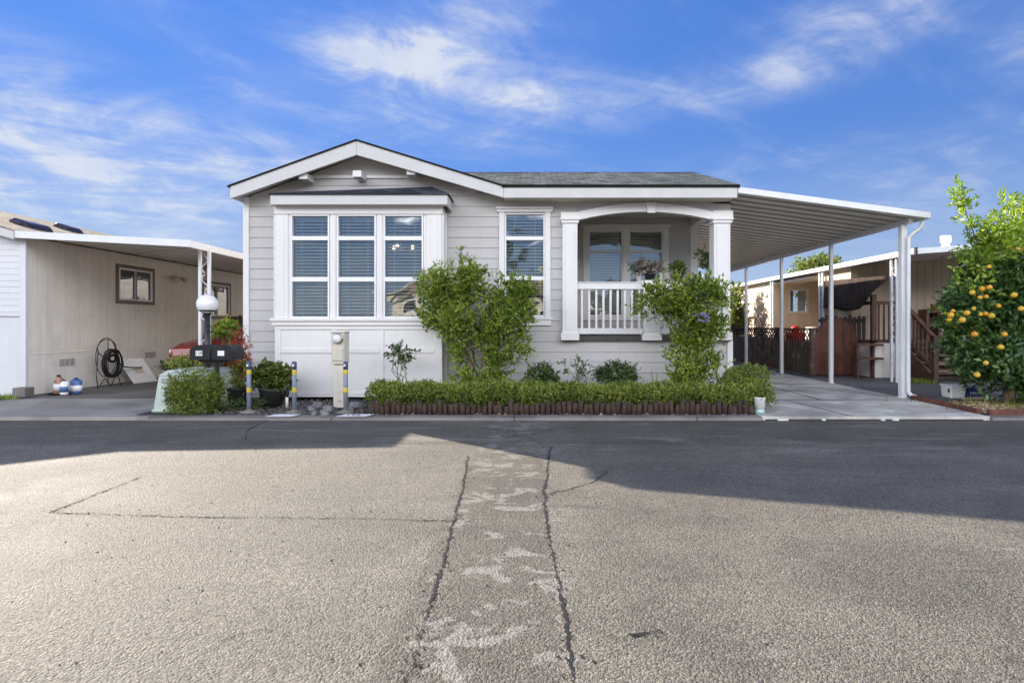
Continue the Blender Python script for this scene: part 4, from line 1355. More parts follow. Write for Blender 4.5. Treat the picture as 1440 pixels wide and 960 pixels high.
lp = MB()
A_ = Vector((-8.25, 11.55, .045)); 
a0, a1 = Vector((-8.22, 11.72, .045)), Vector((-8.10, 12.28, .045))
up_ = Vector((-.26, -.10, .50))
lp.hexa([tuple(q) for q in (a0, a1, a1 + Vector((-.02, 0, 0)), a0 + Vector((-.02, 0, 0)), a0 + up_, a1 + up_, a1 + up_ + Vector((-.02, 0, 0)), a0 + up_ + Vector((-.02, 0, 0)))])
pnl = lp.build('leaning_panel', M['white'], None, .004)
tag(pnl, 'white access panel with a square vent leaning on the beige wall', 'panel')
vt = MB()
c0 = a0.lerp(a1, .33) + up_ * .40; c1 = a0.lerp(a1, .70) + up_ * .40; u2 = up_ * .28
for k in range(4):
    p0 = c0 + u2 * (k / 4) + Vector((.003, -.002, 0)); p1 = c1 + u2 * (k / 4) + Vector((.003, -.002, 0)); d_ = u2 * .16
    vt.hexa([tuple(q) for q in (p0, p1, p1 - Vector((.004, 0, 0)), p0 - Vector((.004, 0, 0)), p0 + d_, p1 + d_, p1 + d_ - Vector((.004, 0, 0)), p0 + d_ - Vector((.004, 0, 0)))])
vt.build('vent', M['tan_dim'], pnl)


def jug(name, x, y, w_, d_, h_, mat, band, label, cat, cap='blue', handle=True, neck=.3):
    e = empty(name, (x, y, .05), label, cat, None)
    b = MB()
    r = w_ / 2
    b.lathe([(r * .92, 0), (r, .02), (r, h_ * (1 - neck)), (r * .85, h_ * (1 - neck * .7)), (r * .38, h_ * (1 - neck * .25)), (r * .30, h_ * .95)], (x, y, .05), 18, 0, 1, d_ / w_)
    if handle: b.tube([(x + r * .35, y, .05 + h_ * .9), (x + r * .95, y, .05 + h_ * .84), (x + r * .98, y, .05 + h_ * .6)], .011, 7)
    b.build('body', M[mat], e)
    c = MB(); c.lathe([(r * .36, 0), (r * .36, h_ * .08), (r * .3, h_ * .09)], (x, y, .05 + h_ * .94), 14)
    c.build('cap', M[cap], e)
    l = MB(); l.lathe([(r * 1.012, h_ * .18), (r * 1.012, h_ * .55)], (x, y, .05), 18, 0, 1, d_ / w_)
    l.build('label', M[band], e)
    return e


jug('jug', -8.30, 9.95, .17, .12, .32, 'amber', 'white', 'clear jug of amber fluid by the beige wall', 'jug', 'black', neck=.45)
jug('bottle', -8.10, 9.82, .13, .10, .25, 'white', 'blue_label', 'white plastic bottle with blue label beside the amber jug', 'bottle', 'blue')
jug('container', -8.02, 9.98, .19, .14, .27, 'blue_label', 'white', 'blue plastic container right of the white bottle by the beige wall', 'container', 'blue', neck=.18)
tr_ = MB(); tr_.lathe([(.12, 0), (.17, .03), (.165, .03), (.11, .006)], (-8.28, 9.92, .042), 20)
tag(tr_.build('drip_tray', M['black'], None), 'round black tray under the amber jug', 'tray')
bk = MB()
bk.box(-8.62, -8.42, 9.42, 9.60, .05, .055 + .0)
bk.box(-8.63, -8.42, 9.42, 9.46, .055, .21); bk.box(-8.63, -8.42, 9.56, 9.60, .055, .21); bk.box(-8.63, -8.60, 9.46, 9.56, .055, .21); bk.box(-8.45, -8.42, 9.46, 9.56, .055, .21)
tag(bk.build('cinder_block', M['kerb'], None, .005), 'grey concrete block at the corner of the beige home', 'block')


# grass tufts along the left wall
def grass(name, region, n, h_, seed, label, mat='leaf'):
    rng = random.Random(seed); mb = MB()
    for i in range(n):
        x, y = region(rng); a = rng.uniform(0, 6.28); hh = h_ * rng.uniform(.4, 1.3); l = rng.uniform(.1, .6) * hh
        dx_, dy_ = math.cos(a), math.sin(a); w_ = .006
        p = (x, y, .045)
        k = len(mb.v)
        mb.v += [(x - dy_ * w_, y + dx_ * w_, .045), (x + dy_ * w_, y - dx_ * w_, .045), (x + dx_ * l, y + dy_ * l, .045 + hh)]
        mb.face((k, k + 1, k + 2))
    o = mb.build(name, M[mat], None)
    return tag(o, label, 'grass', kind='stuff')


grass('grass', lambda r: (r.uniform(-12, -8.5) if r.random() < .5 else r.uniform(-9.2, -8.45), r.uniform(8.3, 9.62)), 1800, .07, 3, 'short weedy grass at the foot of the left home')
grass('grass', lambda r: (r.gauss(9.3, 1.2), r.uniform(7.8, 9.0)), 3800, .12, 4, 'tall grass tufts beneath the orange tree', 'leaf_hedge')
grass('weeds', lambda r: (7.85 + abs(r.gauss(0, .25)), 12.0 + r.gauss(0, .15)), 700, .09, 5, 'weeds at the foot of the neighbouring deck')

# ---- utility cabinet
uc = empty('utility_box', (-4.95, 8.2, 0), 'pale green fibreglass utility box on a dark pad beside the left driveway', 'utility box')
u = MB()
ux0, ux1, uy0, uy1 = PX(214, 7.75), PX(287, 7.75), 7.75, 8.65
zt0 = .075; ztop = PZ(524, 8.0)
u.hexa([(ux0, uy0, zt0), (ux1, uy0, zt0), (ux1, uy1, zt0), (ux0, uy1, zt0), (ux0 + .045, uy0 + .05, ztop - .03), (ux1 - .02, uy0 + .05, ztop - .03), (ux1 - .02, uy1 - .05, ztop - .03), (ux0 + .045, uy1 - .05, ztop - .03)])
u.box(ux0 - .015, ux1 + .015, uy0 - .015, uy1 + .015, zt0 - .02, zt0 + .03)
u.build('cabinet', M['util'], uc, .02)
l = MB()
l.hexa([(ux0 + .03, uy0 + .035, ztop - .03), (ux1 - .005, uy0 + .035, ztop - .03), (ux1 - .005, uy1 - .03, ztop - .03), (ux0 + .03, uy1 - .03, ztop - .03),
        (ux0 + .10, uy0 + .14, ztop + .045), (ux1 - .06, uy0 + .14, ztop + .045), (ux1 - .06, uy1 - .12, ztop + .045), (ux0 + .10, uy1 - .12, ztop + .045)])
l.build('lid', M['util'], uc, .02)
d_ = MB(); d_.box(ux0 + .11, ux1 - .12, uy0 + .010, uy0 + .06, ztop - .12, ztop - .055); d_.box(ux0 + .16, ux0 + .26, uy0 - .004, uy0 + .03, .16, .38)
d_.build('door_panel', M['util_dark'], uc, .006)
sheet('utility_pad', [(ux0 - .12, 7.61), (ux1 + .1, 7.61), (ux1 + .1, 8.8), (ux0 - .12, 8.8)], .056, M['dark'], .05)

# ---- globe lamp
lamp = empty('street_lamp', (PX(291.5, 8.35), 8.35, .045), 'black lamp post with white globe rising behind the mailboxes', 'street lamp')
lx, ly = PX(291.5, 8.35), 8.35
p = MB(); p.tube([(lx, ly, .045), (lx, ly, PZ(437, ly))], .038, 14); p.lathe([(.09, 0), (.09, .02), (.05, .05)], (lx, ly, .045), 16)
p.build('pole', M['black_metal'], lamp)
c = MB(); c.lathe([(.045, -.03), (.06, 0), (.095, .02), (.115, .035), (.115, .05), (.05, .055)], (lx, ly, PZ(440, ly)), 20)
c.build('collar', M['black_metal'], lamp)
gz = PZ(427.5, ly)
g = MB(); g.ball((lx, ly, gz), .145, seg=28, rings=18)
g.build('globe', M['globe'], lamp)


# ---- mailboxes on their post
def text_mesh(name, s, size, mat, parent, M4, extrude=.0008):
    cu = bpy.data.curves.new(name, 'FONT'); cu.body = s; cu.size = size; cu.align_x = 'CENTER'; cu.align_y = 'CENTER'; cu.extrude = extrude
    tmp = bpy.data.objects.new(name, cu); COL.objects.link(tmp)
    dg = bpy.context.evaluated_depsgraph_get(); dg.update()
    me = bpy.data.meshes.new_from_object(tmp.evaluated_get(dg))
    bpy.data.objects.remove(tmp); bpy.data.curves.remove(cu)
    me.name = name
    me.transform(M4)
    o0 = ORG[parent.name]; me.transform(Matrix.Translation(-o0))
    me.materials.clear(); me.materials.append(mat)
    o = bpy.data.objects.new(name, me); COL.objects.link(o); o.parent = parent; ORG[o.name] = o0
    return o


mp = MB()
mx_, my_ = PX(305, 8.0), 8.0
mp.box(mx_ - .025, mx_ + .025, my_ - .025, my_ + .025, .045, .80)
mp.box(PX(285, 8.0), PX(325, 8.0), my_ - .10, my_ + .10, PZ(508, 8), PZ(505, 8))
mp.prism([(PX(288, 8), PZ(505, 8) - .03), (PX(320, 8), PZ(505, 8) - .03), (mx_ + .03, PZ(512, 8)), (mx_ - .03, PZ(512, 8))], my_ - .09, my_ + .09, 'y')
tag(mp.build('mailbox_post', M['black_metal'], None, .003), 'thin black post with cross shelf carrying two mailboxes', 'post')


def mailbox(x0, x1, label, txt):
    e = empty('mailbox', ((x0 + x1) / 2, 8.0, PZ(505, 8)), label, 'mailbox', None)
    yf, yb = 7.80, 8.12; z0 = PZ(504.5, 8); hh = .115; r = (x1 - x0) / 2; cx = (x0 + x1) / 2
    b = MB()
    pr = [(x0, z0), (x1, z0), (x1, z0 + hh)]
    for i in range(1, 9):
        a = math.pi * i / 9
        pr.append((cx + r * math.cos(a), z0 + hh + .085 * math.sin(a)))
    pr.append((x0, z0 + hh))
    b.prism(pr, yf, yb, 'y')
    b.build('box', M['black'], e, .004)
    d = MB()
    pr2 = [(cx + (q[0] - cx) * 1.04, z0 + (q[1] - z0) * 1.03 - .002) for q in pr]
    d.prism(pr2, yf - .018, yf - .001, 'y')
    do = d.build('door', M['black'], e, .004)
    p_ = MB(); p_.box(cx - .055, cx + .035, yf - .021, yf - .018, z0 + .055, z0 + .125)
    p_.build('number_plate', M['white'], do)
    if txt:
        text_mesh('number', txt, .058, M['number'], do, Matrix.Translation((cx - .01, yf - .0225, z0 + .09)) @ Matrix.Rotation(R(90), 4, 'X'))
    return e


mailbox(PX(268, 7.8), PX(296, 7.8), 'black mailbox on the left of the pair, white plate with number', '120')
mailbox(PX(298.5, 7.8), PX(327, 7.8), 'black mailbox on the right of the pair, with faded blank plate', '')

# ---- bollards
bol = [(350, 'leftmost'), (414, 'middle'), (486, 'right')]
blab = ['blue grey bollard at the corner board of the grey home', 'blue grey bollard just right of the potted jade plant', 'blue grey bollard in front of the cream meter pedestal']
first = None
for (px_b, _), lab in zip(bol, blab):
    X0 = PX(px_b, 7.85)
    if first is None:
        first = empty('bollard', (X0, 7.85, .045), lab, 'bollard', 'banded bollards along the kerb')
        zt = .045 + .70
        b = MB(); b.tube([(X0, 7.85, .05), (X0, 7.85, zt)], .030, 18); b.build('pole', M['bollard'], first)
        b = MB(); b.tube([(X0, 7.85, zt - .105), (X0, 7.85, zt - .002)], .0315, 18); b.lathe([(.031, 0), (.0, .012)], (X0, 7.85, zt - .002), 18); b.build('cap', M['cap_navy'], first)
        for z_ in (zt - .175, zt - .42):
            t = MB(); t.lathe([(.0312, 0), (.0318, .003), (.0318, .062), (.0312, .065)], (X0, 7.85, z_), 18); t.build('reflective_band', M['yellow'], first)
        t = MB(); t.box(X0 - .018, X0 + .006, 7.85 - .034, 7.85 - .025, zt - .062, zt - .035); t.build('tag', M['white'], first)
        t = MB(); t.lathe([(.115, 0), (.11, .018), (.05, .03), (.032, .05)], (X0, 7.85, .043), 20); t.build('base', M['kerb'], first)
        firstX = X0
    else:
        c = copy_tree(first, (X0, 7.85, .045), lab)
        c['label'] = lab

# ---- meter pedestal
mt = empty('meter_pedestal', (PX(476, 8.35), 8.35, .045), 'tall cream electric meter pedestal with round glass meter', 'meter pedestal')
mx0, mx1 = PX(468.5, 8.35), PX(485.5, 8.35)
q = lambda py: PZ(py, 8.3)
b = MB(); b.box(mx0 + .012, mx1 - .004, 8.32, 8.50, .05, q(513)); b.box(mx0 - .01, mx1 + .012, 8.30, 8.52, .045, .062)
b.build('lower_cover', M['meter'], mt, .006)
b = MB(); b.box(mx0 - .004, mx1 + .006, 8.29, 8.52, q(512), q(468))
b.build('upper_cover', M['meter'], mt, .008)
b = MB(); b.box(mx0 + .008, mx1 - .014, 8.272, 8.29, q(507), q(489)); b.build('breaker_door', M['meter'], mt, .006)
b = MB(); b.box(mx0 - .012, mx1 + .014, 8.275, 8.53, q(468), q(466)); b.build('cap', M['meter'], mt, .004)
mc = (PX(475.5, 8.28), 0, q(476))
b = MB(); b.lathe([(.075, 0), (.075, .02), (.066, .028)], (0, 0, 0), 24)
b.v = [(mc[0] + x_, 8.29 - z_, mc[2] + y_) for x_, y_, z_ in b.v]; b.build('meter_ring', M['metal'], mt)
b = MB(); b.lathe([(.060, .0), (.062, .06), (.05, .078), (.0, .082)], (0, 0, 0), 24)
b.v = [(mc[0] + x_, 8.275 - z_, mc[2] + y_) for x_, y_, z_ in b.v]; b.build('meter_dial', M['pot_white'], mt)
b = MB(); b.lathe([(.012, 0), (.012, .012)], (0, 0, 0), 10); b.v = [(PX(477, 8.3) + x_, 8.318 - z_, .14 + y_) for x_, y_, z_ in b.v]; b.build('screw', M['metal'], mt)

# slate pieces at its foot
rng = random.Random(4)
spots = [(448, 572, .17), (463, 577, .20), (437, 577, .12), (456, 583, .13), (500, 572, .22), (442, 583, .09), (493, 577, .10)]
rl_ = ['largest flat grey slate left of the meter pedestal', 'grey slate chunk leaning in front of the meter pedestal', 'small slate chunk at left end of the slate group', 'pale slate chip nearest the kerb below the pedestal',
       'flat slate piece right of the meter pedestal', 'tiny slate chip by the kerb left of the others', 'small slate shard right behind the right bollard']
for (a, b_, s_), lb in zip(spots, rl_):
    Z_ = 1.2 * 800 / (b_ - 457); x_ = PX(a, Z_)
    m_ = MB(); P = []
    n = 7
    ring0 = [(s_ * .5 * rng.uniform(.6, 1.1) * math.cos(2 * math.pi * i / n), s_ * .4 * rng.uniform(.6, 1.1) * math.sin(2 * math.pi * i / n)) for i in range(n)]
    m_.prism([(x_ + u_, Z_ + v_) for u_, v_ in ring0], .045, .045 + .045 + s_ * .12, 'z')
    tl = rng.uniform(-.35, .35)
    m_.v = [(p_[0], p_[1], max(.046, p_[2] + tl * (p_[0] - x_) + rng.uniform(-.006, .006))) for p_ in m_.v]
    tag(m_.build('slate_stone', M['rock'], None, .004), lb, 'stone', 'slate stones by the meter pedestal')

# path light
pl = empty('path_light', (PX(403.5, 8.3), 8.3, .045), 'short cream path light with dark cap between pot and bollard', 'path light')
xx = PX(403.5, 8.3)
b = MB(); b.tube([(xx, 8.3, .045), (xx, 8.3, .21)], .021, 12); b.build('stem', M['pot_white'], pl)
b = MB(); b.lathe([(.022, .0), (.024, .04), (.014, .09), (.010, .13)], (xx, 8.3, .20), 12); b.build('head', M['black'], pl)

# kerb paint blocks
def kerbpaint(name, a, b_, txt, label):
    y0_, y1_ = 7.475, 7.595
    mb = MB()
    x0_, x1_ = PX(a, 7.5), PX(b_, 7.5)
    mb.hexa([(x0_ - .0, y0_, .0475), (x1_ - .06, y0_, .0475), (x1_ + .02, y1_, .0603), (x0_ + .08, y1_, .0603),
             (x0_ - .0, y0_, .0505), (x1_ - .06, y0_, .0505), (x1_ + .02, y1_, .0633), (x0_ + .08, y1_, .0633)])
    o = mb.build(name, M['paint_white'], None)
    tag(o, label, 'painted block')
    if txt:
        t = text_mesh('number', txt, .105, M['number'], o, Matrix.Translation((x0_ + .21, 7.535, .0586)) @ Matrix.Rotation(R(6), 4, 'X') @ Matrix.Diagonal((1.25, 1, 1, 1)))
    return o


kerbpaint('kerb_marking', 375, 417, '', 'blank white paint block on the kerb left of the slate stones')
kerbpaint('kerb_marking', 473, 521, '120', 'white paint block on the kerb with black house number')

# ================================================================== GARDEN
# rolled log edging
le = empty('log_edging', (.4, 7.72, .045), 'row of short dark log stakes edging the hedge bed', 'log edging')
protos = []
rng = random.Random(9)
for k in range(6):
    m_ = MB(); r = .037; hh = .125 + .012 * k
    prof = [(r * .98, -.02), (r, hh * .5), (r * .97, hh - .012), (r * .80, hh)]
    m_.lathe(prof, (0, 0, 0), 12)
    m_.v = [(x_ * (1 + .06 * math.sin(5 * z_ * 30 + k)), y_, z_ + (x_ * .15 * (k - 2.5) / 3 if z_ > .05 else 0)) for x_, y_, z_ in m_.v]
    me = bpy.data.meshes.new('log'); me.from_pydata(m_.v, [], m_.f); me.materials.append(M['wood_log'] if 'wood_log' in M else M['wood_dark'])
    me.polygons.foreach_set('use_smooth', m_.sm); me.update(); protos.append(me)
x = PX(524, 7.72); n_ = 0
while x < PX(1062, 7.72) and n_ < 100:
    o = bpy.data.objects.new('log', rng.choice(protos)); COL.objects.link(o); o.parent = le
    yy = 7.70 + .008 * math.sin(x * 3) + rng.uniform(-.01, .01)
    o.location = Vector((x, yy, .045)) - ORG[le.name]
    o.rotation_euler = (rng.uniform(-.06, .10), rng.uniform(-.07, .07), rng.uniform(0, 6))
    o.scale = (rng.uniform(.8, 1.12), rng.uniform(.85, 1.1), rng.uniform(.88, 1.12))
    x += rng.uniform(.066, .080); n_ += 1

# hedge
hg = empty('hedge', (.4, 8.0, .045), 'long low clipped boxwood hedge behind the log edging', 'hedge')
hb = []
xx_ = 524
rng = random.Random(21)
while xx_ < 1062:
    dip = rng.uniform(-2.5, 2.5)
    extra = -3 if xx_ < 620 else 0
    hb.append(pb(xx_ + 12, 559 + dip + extra * .2, 8.0, 19, 15.0 - dip * .7 + (1.5 if xx_ < 760 else 0), .24))
    xx_ += 16
for a, b in ((545, 550), (600, 552), (690, 553), (735, 552), (800, 553), (870, 553), (940, 552), (1020, 553)): hb.append(pb(a, b, 8.05, 20, 11, .2, .7))
leaf_obj('foliage', M['leaf_hedge'], hg, hb, 7600, 9, .060, .030, .52, .9, .80, 31, spread=1.0)
tb = [pb(a, 544.5 + (2 if a > 760 else 0) + rng.uniform(-1.5, 1.5), 7.98, 15, 3.6, .21) for a in range(534, 1060, 13)] + [pb(a, 552, 7.82, 15, 7, .05) for a in range(534, 1060, 13)]
leaf_obj('lit_new_growth', M['leaf_tip'], hg, tb, 1500, 7, .050, .030, .52, 1.0, .5, 32, spread=1.0)
st = MB()
for i in range(60):
    x = rng.uniform(PX(530, 8), PX(1058, 8)); y_ = rng.uniform(7.85, 8.15)
    st.tube(wig((x, y_, .045), (x + rng.uniform(-.12, .12), y_ + rng.uniform(-.1, .1), .36), 3, .02, rng), [.008, .007, .005, .003], 5)
st.build('stem', M['stem'], hg)
hb2 = empty('boxwood_shrub', (PX(1058, 8.5), 8.5, .045), 'rounded bright boxwood bush ending the hedge beside the driveway', 'shrub')
leaf_obj('foliage', M['leaf_hedge'], hb2, [pb(1052, 528, 8.6, 26, 11, .25), pb(1038, 540, 8.4, 22, 14, .25), pb(1066, 548, 7.95, 17, 9, .15), pb(1045, 545, 8.1, 24, 11, .2)], 1150, 9, .06, .032, .5, .7, .8, 33)
s_ = MB(); branches(s_, (PX(1045, 8.3), 8.3, .05), [pb(1045, 535, 8.3, 22, 12, .2)], .012, 8, 2); s_.build('stem', M['stem'], hb2)

# two tall trained shrubs
sh1 = empty('shrub', (PX(672, 8.75), 8.75, .045), 'tall bushy green shrub growing up between bay and side window', 'shrub')
B1 = [pb(628, 408, 8.8, 36, 27, .30), pb(668, 403, 8.8, 34, 26, .30), pb(716, 416, 8.8, 33, 26, .28), pb(640, 440, 8.8, 44, 28, .32), pb(700, 448, 8.75, 46, 26, .32),
      pb(655, 472, 8.75, 36, 22, .26, .8), pb(706, 482, 8.75, 33, 22, .26, .8), pb(645, 500, 8.7, 16, 22, .18, .7), pb(704, 510, 8.7, 24, 24, .2, .8), pb(654, 530, 8.6, 22, 18, .2, .7), pb(690, 538, 8.6, 30, 16, .22, .8),
      pb(740, 408, 8.8, 12, 12, .15), pb(598, 404, 8.8, 9, 11, .12), pb(735, 470, 8.8, 11, 8, .1), pb(738, 500, 8.8, 8, 6, .08), pb(742, 445, 8.8, 10, 8, .1)]
leaf_obj('foliage', M['leaf'], sh1, clump(B1, 8, .34, 4), 1750, 9, .14, .060, .48, .30, .35, 41)
leaf_obj('lit_new_growth', M['leaf_tip'], sh1, clump(B1, 3, .45, 14), 420, 7, .11, .052, .48, .7, .85, 45)
sp = [pb(649.5, 378, 8.8, 3.5, 20, .04), pb(634, 380, 8.8, 3.5, 12, .04), pb(667, 380, 8.8, 5, 9, .05), pb(660, 366, 8.8, 3, 6, .03), pb(683, 385, 8.8, 4, 9, .05), pb(649, 360, 8.8, 3, 12, .03), pb(612, 378, 8.8, 4, 8, .04), pb(725, 394, 8.8, 4, 8, .04)]
for i_, b in enumerate(sp): leaf_obj('sprig', M['leaf'], sh1, [b], 9, 8, .10, .044, .42, 1.2, .2, 42 + i_)
s_ = MB(); branches(s_, (PX(675, 8.75), 8.75, .05), B1, .017, 26, 5, .22)
for b in sp: s_.tube(wig((PX(655, 8.8), 8.8, PZ(430, 8.8)), (b[0], b[1], b[2] + b[5]), 5, .03), [.006, .005, .004, .003, .002, .002], 5)
s_.build('branch', M['stem'], sh1)
sh2 = empty('shrub', (PX(975, 8.7), 8.7, .045), 'leafy green shrub climbing in front of the porch railing', 'shrub')
B2 = [pb(922, 424, 8.7, 27, 21, .25), pb(950, 412, 8.7, 26, 18, .25), pb(985, 420, 8.7, 32, 25, .28), pb(955, 437, 8.7, 36, 22, .28), pb(998, 448, 8.7, 26, 26, .25), pb(975, 465, 8.7, 32, 22, .26),
      pb(970, 492, 8.7, 28, 22, .25), pb(980, 515, 8.6, 34, 18, .25), pb(965, 528, 8.6, 28, 14, .25), pb(1010, 466, 8.7, 14, 14, .14), pb(1004, 508, 8.7, 14, 10, .12), pb(1016, 425, 8.75, 9, 12, .1),
      pb(950, 394, 8.7, 8, 7, .1), pb(965, 398, 8.7, 14, 8, .1), pb(930, 402, 8.7, 10, 7, .1)]
leaf_obj('foliage', M['leaf'], sh2, clump(B2, 8, .35, 5), 1280, 9, .14, .060, .48, .30, .35, 43)
s_ = MB(); branches(s_, (PX(975, 8.7), 8.7, .05), B2, .016, 22, 6, .15)
s_.tube([(PX(1008, 8.75), 8.75, .05), (PX(1009, 8.75), 8.75, .50)], .014, 8)
s_.build('branch', M['stem'], sh2)
leaf_obj('lit_new_growth', M['leaf_tip'], sh2, clump(B2, 3, .45, 15), 330, 7, .11, .052, .48, .7, .85, 46)
fl_ = leaf_obj('flower', M['lily'], sh2, [pb(990, 447, 8.45, 7, 5, .06)], 14, 5, .04, .035, .8, .2, .3, 44)


def small_shrub(name, px, blobs, mat, n, label, cat='shrub', Z=8.9, L=.09, ls=.04, seed=50, k=8, wd=.5, root=None, rad=.010, nb=9, up=.4, spread=.9, root_dx=.03):
    e = empty(name, (PX(px, Z), Z, .045), label, cat)
    leaf_obj('foliage', M[mat], e, blobs, n, k, L, ls, wd, up, .5, seed, spread=spread)
    s = MB(); branches(s, (PX(px, Z), Z, .045), blobs, rad, nb, seed, root_dx)
    s.build('stem', M['stem'], e)
    return e


small_shrub('shrub', 762, [pb(764, 527, 8.8, 15, 10, .14), pb(748, 531, 8.8, 9, 8, .1), pb(772, 534, 8.8, 10, 9, .1)], 'leaf_dark', 190, 'low dark leaved shrub below the side window behind the hedge', seed=51, ls=.05)
small_shrub('rose_bush', 818, [pb(800, 515, 8.8, 8, 4, .06), pb(812, 508, 8.8, 6, 4, .05), pb(824, 519, 8.8, 4, 8, .05), pb(817, 530, 8.8, 6, 6, .06)], 'leaf_dark', 34, 'sparse bare stemmed rose bush left of the round dark shrub', seed=52, ls=.045, nb=9, rad=.009)
small_shrub('shrub', 868, [pb(866, 526, 8.8, 24, 12, .2), pb(880, 531, 8.8, 14, 8, .15), pb(850, 529, 8.8, 10, 9, .12)], 'leaf_dark', 420, 'round dense dark green shrub below the porch behind the hedge', seed=53, ls=.042)
e = empty('bulb_plant', (PX(922, 8.85), 8.85, .045), 'few upright strap leaves in the bed right of the round dark shrub', 'plant')
m_ = MB()
for a, h_, l_ in ((918, 540 - 20, -2), (921, 524, 3), (926, 530, 5), (915, 533, -5), (923, 535, 1)):
    X0 = PX(920, 8.85); X1 = PX(a + l_, 8.85)
    m_.hexa([(X0 - .012, 8.84, .045), (X0 + .012, 8.84, .045), (X0 + .012, 8.85, .045), (X0 - .012, 8.85, .045), (X1 - .005, 8.84, PZ(h_, 8.85)), (X1 + .005, 8.84, PZ(h_, 8.85)), (X1 + .005, 8.845, PZ(h_, 8.85)), (X1 - .005, 8.845, PZ(h_, 8.85))])
m_.build('leaf_blade', M['leaf'], e)
small_shrub('sapling', 563, [pb(551, 493, 8.6, 6, 4, .06), pb(569, 496, 8.6, 10, 9, .1), pb(566, 508, 8.6, 6, 6, .07)], 'leaf_dark', 62, 'small thin stemmed sapling in front of the white bay panels', 'tree', 8.6, .08, .05, 54, nb=7, rad=.011, root_dx=.005, up=-.1)

# jade plant in tilted black pot
jp = empty('potted_plant', (PX(381, 8.4), 8.4, .045), 'thick leaved jade plant in black pot between two bollards', 'potted plant')
pz0 = .05
m_ = MB(); cx_ = PX(381, 8.4)
m_.lathe([(.0, 0), (.135, 0), (.185, .22), (.205, .25), (.21, .285), (.185, .285), (.175, .245), (.0, .24)], (0, 0, 0), 26)
mt_ = Matrix.Translation((cx_, 8.4, pz0)) @ Matrix.Rotation(R(7), 4, 'Y')
m_.v = [tuple(mt_ @ Vector(v)) for v in m_.v]
m_.build('pot', M['pot_black'], jp)
JB = [pb(382, 530, 8.4, 25, 12, .2), pb(366, 536, 8.4, 12, 9, .15), pb(398, 536, 8.4, 13, 12, .15), pb(373, 522, 8.4, 13, 10, .14), pb(393, 524, 8.4, 14, 10, .14)]
leaf_obj('foliage', M['leaf_jade'], jp, JB, 460, 9, .06, .048, .75, .5, .6, 61)
s_ = MB(); branches(s_, (cx_, 8.4, .27), JB, .018, 12, 7, .04); s_.build('stem', M['stem'], jp)

# bush before the utility box and plants behind the mailboxes
small_shrub('shrub', 270, [pb(266, 552, 7.85, 19, 23, .22), pb(284, 550, 7.85, 19, 22, .22), pb(274, 568, 7.8, 25, 12, .22), pb(298, 545, 7.95, 8, 14, .13), pb(254, 543, 7.9, 9, 10, .12)], 'leaf_hedge', 1500,
            'bright green bush hiding the right side of the utility box', seed=71, L=.12, ls=.045, wd=.36, Z=7.85, nb=20, rad=.012)
small_shrub('nandina', 335, [pb(338, 490, 8.7, 8, 12, .12), pb(332, 508, 8.7, 13, 18, .18), pb(322, 520, 8.7, 18, 16, .2), pb(342, 474, 8.75, 4, 8, .06), pb(305, 520, 8.7, 12, 10, .15)], 'red_leaf', 330,
            'red leaved nandina rising against the grey home corner', seed=72, L=.12, ls=.05, wd=.34, Z=8.7, nb=14)
small_shrub('shrub', 312, [pb(315, 535, 8.6, 20, 18, .2), pb(338, 528, 8.6, 10, 18, .15), pb(300, 530, 8.5, 14, 12, .15)], 'mixed_leaf', 420, 'yellow green shrub behind the mailbox post', seed=73, L=.1, ls=.04, Z=8.6)
small_shrub('shrub', 262, [pb(275, 512, 8.9, 18, 8, .2), pb(255, 515, 8.9, 14, 6, .15), pb(295, 505, 8.9, 14, 10, .2)], 'mixed_leaf', 300, 'grey green spreading shrub behind the utility box', seed=74, L=.1, ls=.045, Z=8.9)
e = small_shrub('geranium', 245, [pb(247, 515, 9.1, 12, 6, .12), pb(238, 518, 9.1, 8, 4, .1)], 'leaf_dark', 60, 'dark leaved geranium with a few red blooms behind the utility box', 'plant', 9.1, .08, .05, 75)
leaf_obj('flower', M['red_flower'] if 'red_flower' in M else M['red_leaf'], e, [pb(268, 508, 9.0, 4, 3, .04), pb(243, 512, 9.0, 2, 2, .03)], 14, 5, .03, .035, .8, .2, .3, 76)
small_shrub('potted_shrub', 320, [pb(317, 466, 9.6, 12, 6, .15), pb(322, 460, 9.6, 7, 5, .1)], 'leaf', 70, 'green leafy plant seen above the mailboxes before the red car', 'shrub', 9.6, .1, .07, 77, nb=8)
m_ = MB(); m_.lathe([(.0, 0), (.14, 0), (.17, .25), (.185, .28), (.165, .28), (.0, .24)], (PX(333, 8.5), 8.5, .045), 22)
tag(m_.build('plant_pot', M['pot_black'], None), 'empty looking black pot in shade beside the home corner', 'pot')
small_shrub('groundcover', 318, [pb(318, 572, 8.0, 20, 6, .2), pb(333, 568, 8.2, 12, 5, .15), pb(360, 570, 8.2, 16, 4, .2)], 'leaf_dark', 190, 'patch of dark ground cover around the mailbox post', 'plant', 8.0, .07, .03, 78, nb=6)

# pots on and behind the porch rail
def rail_pot(name, px, py0, py1, wpx, mat, label, leafmat, blobs, n, ls, Z=9.49, seed=80, square=False, wd=.5, up=.5):
    e = empty(name, (PX(px, Z), Z, PZ(py1, Z)), label, 'potted plant')
    r = wpx / 2 * Z / 800; h_ = (py1 - py0) * Z / 800
    m = MB(); m.lathe([(0, .0), (r * .78, 0), (r * .97, h_ * .85), (r * 1.05, h_ * .86), (r * 1.05, h_), (r * .9, h_), (0, h_ * .9)], (PX(px, Z), Z, PZ(py1, Z)), 20)
    m.build('pot', M[mat], e)
    leaf_obj('foliage', M[leafmat], e, blobs, n, 7, .06, ls, wd, up, .4, seed)
    s = MB(); branches(s, (PX(px, Z), Z, PZ(py0 + 1, Z)), blobs, .006, 7, seed, .02); s.build('stem', M['stem'], e)
    return e


